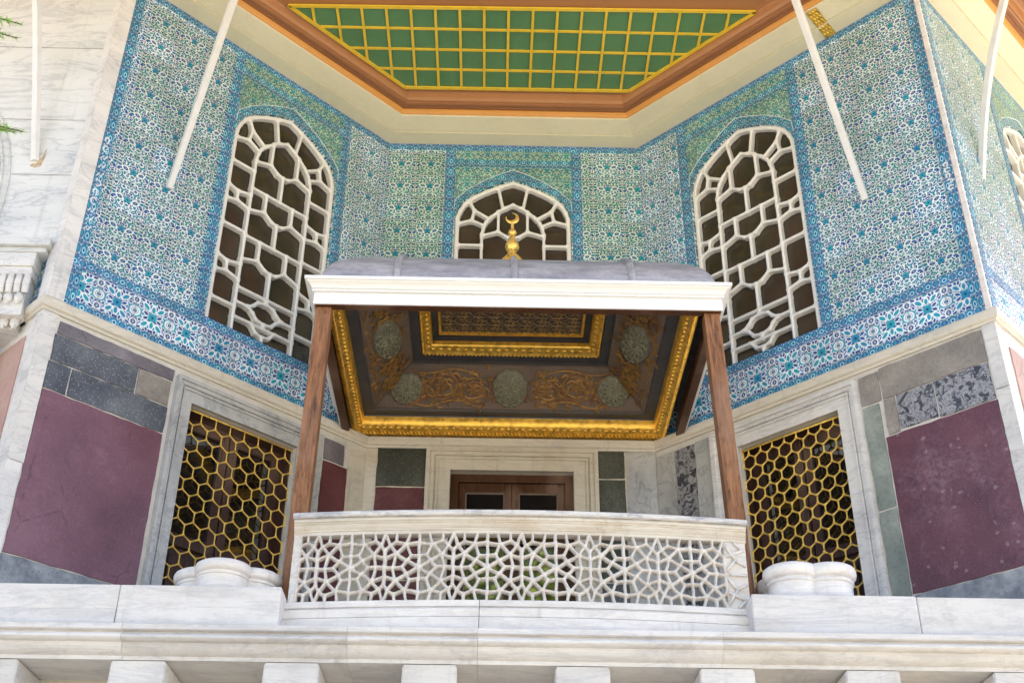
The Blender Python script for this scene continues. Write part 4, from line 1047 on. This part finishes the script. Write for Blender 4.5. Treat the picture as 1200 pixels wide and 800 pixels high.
def wave(bm, T, s0, s1, c, amp, n=40, per=.5):
    ribbon(bm, [(s0 + (s1 - s0) * k / n, c + amp * math.sin(2 * math.pi * (s0 + (s1 - s0) * k / n) / per)) for k in range(n + 1)], T, .010, .010)
for i, dx in enumerate((.33, .62, .86)):
    for sg in (1, -1):
        acanthus(bm2, T, cxm + sg * (dx - .02), bw * (.5 + (.06 if i % 2 else -.05)), (.175, .185, .15)[i], -sg * (1 if i % 2 else -1), ph=2.1 + i)
        acanthus(bm, T, cxm + sg * dx, bw * (.5 + (.06 if i % 2 else -.05)), (.145, .16, .12)[i], sg * (1 if i % 2 else -1), ph=.6 + i)
wave(bm, T, cxm + .2, cxm + 1.0, bw * .16, .03); wave(bm, T, cxm - 1.0, cxm - .2, bw * .16, .03); wave(bm, T, cxm + .22, cxm + .9, bw * .86, .02); wave(bm, T, cxm - .9, cxm - .22, bw * .86, .02)
for k in range(150):
    s = cxm + random.uniform(-1.0, 1.0)
    if abs(s - cxm) < .19: continue
    t = random.uniform(.08, .9) * bw; a = random.uniform(0, 6.28); l = random.uniform(.035, .065); ribbon(bm if k % 3 else bm2, [(s, t), (s + l * .5 * math.cos(a), t + l * .5 * math.sin(a)), (s + l * math.cos(a + .7), t + l * math.sin(a + .7))], T, .013, .010)
for sd in 'lr':
    T, bw = cove_T(sd); ym = (GY0 + GY1) / 2
    for dy in (-.58, -.34, .34, .58): acanthus(bm, T, ym + dy, bw * .5, .12, 1 if dy > 0 else -1, ph=dy * 4)
    for k in range(120):
        s = ym + random.uniform(-.75, .75); t = random.uniform(.08, .9) * bw; a = random.uniform(0, 6.28); l = random.uniform(.04, .08); ribbon(bm if k % 2 else bm2, [(s, t), (s + l * .5 * math.cos(a), t + l * .5 * math.sin(a)), (s + l * math.cos(a + .7), t + l * math.sin(a + .7))], T, .014, .010)
    wave(bm, T, ym - .8, ym + .8, bw * .12, .02, per=.35)
n0 = len(bm.faces); me_ = bpy.data.meshes.new('tmp'); bm2.to_mesh(me_); bm2.free(); bm.from_mesh(me_); bpy.data.meshes.remove(me_); bm.faces.ensure_lookup_table()
for f in bm.faces[n0:]: f.material_index = 1
so_ = obj('gilt_scrollwork', bm, M_scroll, cp, smooth=True); so_.data.materials.append(M_scroll2)
def medallion(side, s, t, rx, ry, rot=0):
    T, bw = cove_T(side); bm = BM(); n = 72
    rim = []
    for k in range(n):
        a = 2 * math.pi * k / n; r = 1 + .06 * abs(math.sin(6 * a)); x, y = rx * r * math.cos(a), ry * r * math.sin(a); rim.append((s + x * math.cos(rot) - y * math.sin(rot), t + x * math.sin(rot) + y * math.cos(rot)))
    c = bm.verts.new(T(s, t, .018)); v1 = [bm.verts.new(T(s + (x - s) * .93, t + (y - t) * .93, .016)) for x, y in rim]; v0 = [bm.verts.new(T(x, y, -.004)) for x, y in rim]
    for k in range(n): bm.faces.new((c, v1[k], v1[(k + 1) % n])); bm.faces.new((v1[k], v0[k], v0[(k + 1) % n], v1[(k + 1) % n]))
    md = obj('medallion', bm, M_medal, cp, smooth=True)
    bm = BM(); T2 = lambda a, b, h: T(a, b, h + .018)
    loc = lambda a, r: (s + (rx * r * math.cos(a)) * math.cos(rot) - (ry * r * math.sin(a)) * math.sin(rot), t + (rx * r * math.cos(a)) * math.sin(rot) + (ry * r * math.sin(a)) * math.cos(rot))
    for k in range(12):
        a = k * math.pi / 6; ribbon(bm, [loc(a, .15), loc(a + .22, .35), loc(a, .58)], T2, .005, .006); ribbon(bm, [loc(a, .15), loc(a - .22, .35), loc(a, .58)], T2, .005, .006); ribbon(bm, [loc(a, .58), loc(a + .26, .78), loc(a + .52, .62)], T2, .005, .006); ribbon(bm, [loc(a + .1, .9), loc(a + .26, .84), loc(a + .42, .9)], T2, .005, .005)
    obj('medallion_flower', bm, M_medline, md)
bw = cove_T('b')[1]
medallion('b', cxm, bw * .5, .155, .185)
for sd in 'lr': medallion(sd, (GY0 + GY1) / 2 - .12, bw * .5, .30, .135, 0.1)
medallion('b', GX0 + .50, bw * .47, .135, .155, -.5); medallion('b', GX1 - .50, bw * .47, .135, .155, .5)
# flower work on the flat ceiling panel
bm = BM(); Tp = lambda a, b, h: (a, b, 7.306 - h)
for i in range(9):
    for j in range(4):
        x = PX0 + (i + .5) * (PX1 - PX0) / 9; y = PY0 + (j + .5) * (PY1 - PY0) / 4
        for k in range(6):
            a = k * math.pi / 3 + (i + j) % 2 * .5; ribbon(bm, [(x + .008 * math.cos(a), y + .008 * math.sin(a)), (x + .03 * math.cos(a + .3), y + .03 * math.sin(a + .3)), (x + .052 * math.cos(a), y + .052 * math.sin(a))], Tp, .009, .007)
        ribbon(bm, [(x + .085 * math.cos(t), y + .07 * math.sin(t)) for t in np.linspace(0, 5.2, 12)], Tp, .005, .006)
obj('panel_flowers', bm, gilt('faded_gilt', (0.30, 0.19, 0.07), .5, .3), cpan)
# lead roof: swelling sheets over the frame
RX0, RX1, RY0, RY1 = CX0 + .04, CX1 - .04, CYF - .04, 10.0
def gl(d):
    ks = [(0, 0), (.012, .06), (.04, .135), (.10, .235), (.20, .335), (.34, .445), (.55, .585), (.74, .695), (1.0, .81), (1.25, .89), (2, .94)]
    for (a, b), (c, e) in zip(ks, ks[1:]):
        if d <= c: return b + (e - b) * max(0, d - a) / (c - a)
    return .9
def rz_(x, y):
    a = min(x - RX0, RX1 - x); b = y - RY0; a, b = gl(max(a, 0) * 1.25), gl(max(b, 0)); k = .05; h = max(k - abs(a - b), 0) / k; return 6.868 + max(min(a, b) - h * h * k * .25, 0)
bm = BM(); xs = [RX0 + (RX1 - RX0) * (.5 - .5 * math.cos(math.pi * i / 70)) for i in range(71)]; ys = [RY0 + (RY1 - RY0) * (1 - math.cos(math.pi / 2 * j / 40)) for j in range(41)]
g = [[bm.verts.new((x, y, rz_(x, y))) for y in ys] for x in xs]
for i in range(70):
    for j in range(40): bm.faces.new((g[i][j], g[i + 1][j], g[i + 1][j + 1], g[i][j + 1]))
rf = obj('roof', bm, M_lead, cp, smooth=True)
for sx in (-.775, .125, 1.03):
    bm = BM(); tube(bm, [(sx, y, rz_(sx, y) + .006) for y in ys[:34]], .028, 8); obj('roll_seam', bm, M_lead, rf, smooth=True)
# finial
bm = BM(); fx, fy = .122, 8.85
lathe(bm, [(.13, 7.72), (.115, 7.80), (.098, 7.90), (.055, 7.955), (.035, 7.985), (.033, 8.0), (.045, 8.012), (.060, 8.04), (.063, 8.062), (.058, 8.09), (.042, 8.112), (.028, 8.122), (.024, 8.145), (.027, 8.17), (.021, 8.183), (.034, 8.196), (.040, 8.214), (.034, 8.232), (.018, 8.244), (.0135, 8.27), (.012, 8.30), (.015, 8.318)], fx, fy, 28)
cres = []; cz = 8.378; n = 40
for k in range(n + 1):
    u = k / n; a = math.radians(125 + 34 + 292 * u); wv = .020 * math.sin(math.pi * u) ** 1.3 + .002; R = .062 - wv
    cres.append(((fx + R * math.cos(a), cz + R * math.sin(a)), wv))
tube(bm, [(p[0], fy, p[1]) for p, _ in cres], [wv for _, wv in cres], 10, flat=.6)
fin = obj('finial', bm, M_polish, rf, label='gold crescent finial on the lead roof'); autosmooth(fin, 40)
# timber posts
for (xt, xb) in ((-1.318, -1.325), (1.632, 1.668)):
    bm = BM(); box(bm, -.059, .059, -.059, .059, 4.25, 6.672, .007)
    for v in bm.verts:
        t = (6.672 - v.co.z) / 2.42; v.co.x += xt + (xb - xt) * t; v.co.y += 7.80 - .12 * t
    obj('post', bm, M_wood, cp)

# ------------------------------------------------------------------ eaves struts
def strut(label, p0, p1, bow, r=.028):
    p0 = Vector(p0); p1 = Vector(p1); d = (p1 - p0).normalized(); p0 = p0 - d * .0; p1 = p0 + (p1 - p0) * ((10.50 - p0.z) / (p1.z - p0.z))
    hor = Vector((d.x, d.y, 0)); hor = hor.normalized() if hor.length > .01 else Vector((0, -1, 0)); side = Vector((-hor.y, hor.x, 0)); bm = BM(); rings = []
    N = 14
    for k in range(N + 1):
        s = k / N; c = p0 + (p1 - p0) * s + hor * bow * math.sin(math.pi * s) ; rr = r * (.92 + .22 * s)
        nrm = side.cross(d).normalized()
        rings.append([bm.verts.new(c + side * rr * a + nrm * rr * b) for a, b in ((-1, -.8), (-.8, -1), (.8, -1), (1, -.8), (1, .8), (.8, 1), (-.8, 1), (-1, .8))])
    for a, b in zip(rings, rings[1:]):
        for k in range(8): bm.faces.new((a[k], a[(k + 1) % 8], b[(k + 1) % 8], b[k]))
    bm.faces.new(rings[0][::-1]); bm.faces.new(rings[-1]); bmesh.ops.translate(bm, verts=bm.verts, vec=-p0)
    o = tag(obj('eaves_strut', bm, M_strut), label, 'strut', 'white struts that prop the eaves'); o.location = p0
strut('straight white strut leaning over the left tiled wall', (-2.857, 8.31, 8.22), (-2.474, 7.927, 10.133), 0.0)
strut('straight white strut leaning over the right tiled wall', (3.178, 8.283, 8.215), (2.676, 7.781, 10.123), 0.0)
strut('bowed white strut on the outer wall at the right edge', (4.155, 8.121, 8.324), (4.592, 7.685, 10.074), -.085)
strut('white strut on the marble arcade at the left edge', (-3.815, 7.79, 8.07), (-4.04, 7.35, 9.75), -.03)

# ------------------------------------------------------------------ trees
def fir(x, y, h, label):
    t = thing('fir_tree', label, 'tree', (x, y, 0)); bm = BM(); tube(bm, [(x, y, 0), (x, y, h * .5), (x, y, h)], [.10, .07, .02], 10); obj('trunk', bm, M_bark, t, smooth=True)
    V = []; F = []; bmB = BM()
    def spray(tip, base):
        tip, base = Vector(tip), Vector(base); d = (tip - base); L = d.length; d.normalize(); tube(bmB, [base, base + d * L * .5 + Vector((0, 0, .02)), tip], [.012, .007, .003], 5)
        sd = d.cross(Vector((0, 0, 1))).normalized()
        twigs = [(base, tip)]
        for k in range(int(L / .07)):
            s = .25 + .72 * k / (L / .07); p = base + d * L * s; l = .26 * (1.05 - s)
            for g in (1, -1): twigs.append((p, p + (d * .8 + sd * g * .7 + Vector((0, 0, -.15))).normalized() * l))
        for a, b in twigs:
            dd = b - a; n = max(8, int(dd.length / .0028))
            for k in range(n):
                p = a + dd * (k / n); q = Vector((random.gauss(0, 1), random.gauss(0, 1), random.gauss(0, 1))); q = (q - q.dot(dd.normalized()) * dd.normalized()).normalized()
                e = p + (q * .75 + dd.normalized() * .65) * .036; wv = q.cross(dd).normalized() * .0026; i = len(V); V.extend([p - wv - t.location, p + wv - t.location, e - t.location]); F.append((i, i + 1, i + 2))
    spray((-2.555, 5.0, 5.95), (x, y, 6.25)); spray((-2.735, 5.0, 6.64), (x, y, 6.95)); spray((-2.76, 5.05, 6.80), (x, y, 7.05)); spray((-2.62, 5.05, 5.99), (x, y, 6.2))
    for k in range(34):
        a = random.uniform(1.9, 4.4); z = random.uniform(4.5, h - .3); l = (h + .5 - z) * .28 + .2; spray((x + l * math.cos(a), y + l * math.sin(a), z - .25), (x, y, z))
    obj('branches', bmB, M_bark, t); raw('needles', V, F, M_need, t)
fir(-4.0, 4.9, 9.0, 'fir tree whose bright green tips reach in at the left edge')
def broadleaf(x, y, h, r, seed, label):
    rg = np.random.default_rng(seed); t = thing('leafy_tree', label, 'tree', (x, y, 0), group='trees reflected in the glass'); bm = BM()
    tube(bm, [(x, y, 0), (x + .2, y, h * .3), (x, y + .1, h * .75)], [.35, .28, .08], 10)
    for k in range(7): a = k * .9; tube(bm, [(x, y, h * (.28 + .05 * k)), (x + r * .6 * math.cos(a), y + r * .6 * math.sin(a), h * (.5 + .05 * k))], [.12, .04], 6)
    obj('trunk', bm, M_bark, t, smooth=True)
    cl = rg.normal(size=(110, 3)); cl /= np.linalg.norm(cl, axis=1)[:, None]; cl *= rg.uniform(.45, 1, (110, 1)); cl = cl * [r, r, h * .36] + [0, 0, h * .62]
    n = 26000; c = cl[rg.integers(0, 110, n)] + rg.normal(size=(n, 3)) * r * .16; a = rg.normal(size=(n, 3)); a /= np.linalg.norm(a, axis=1)[:, None]; b = np.cross(a, rg.normal(size=(n, 3))); b /= np.linalg.norm(b, axis=1)[:, None]
    s = rg.uniform(.07, .15, (n, 1)); V = np.stack([c - a * s, c + b * s * .6, c + a * s, c - b * s * .6], 1).reshape(-1, 3)
    raw('crown', V, np.arange(4 * n).reshape(n, 4), M_foli, t)
broadleaf(4.6, -15, 20, 5.0, 8, 'bushy leafy tree to the right behind the viewer')
broadleaf(-3.8, -14, 19, 4.6, 5, 'bushy leafy tree to the left behind the viewer')
broadleaf(.6, -13, 21, 5.0, 3, 'tall leafy tree standing behind the viewer, mirrored in the door panes')
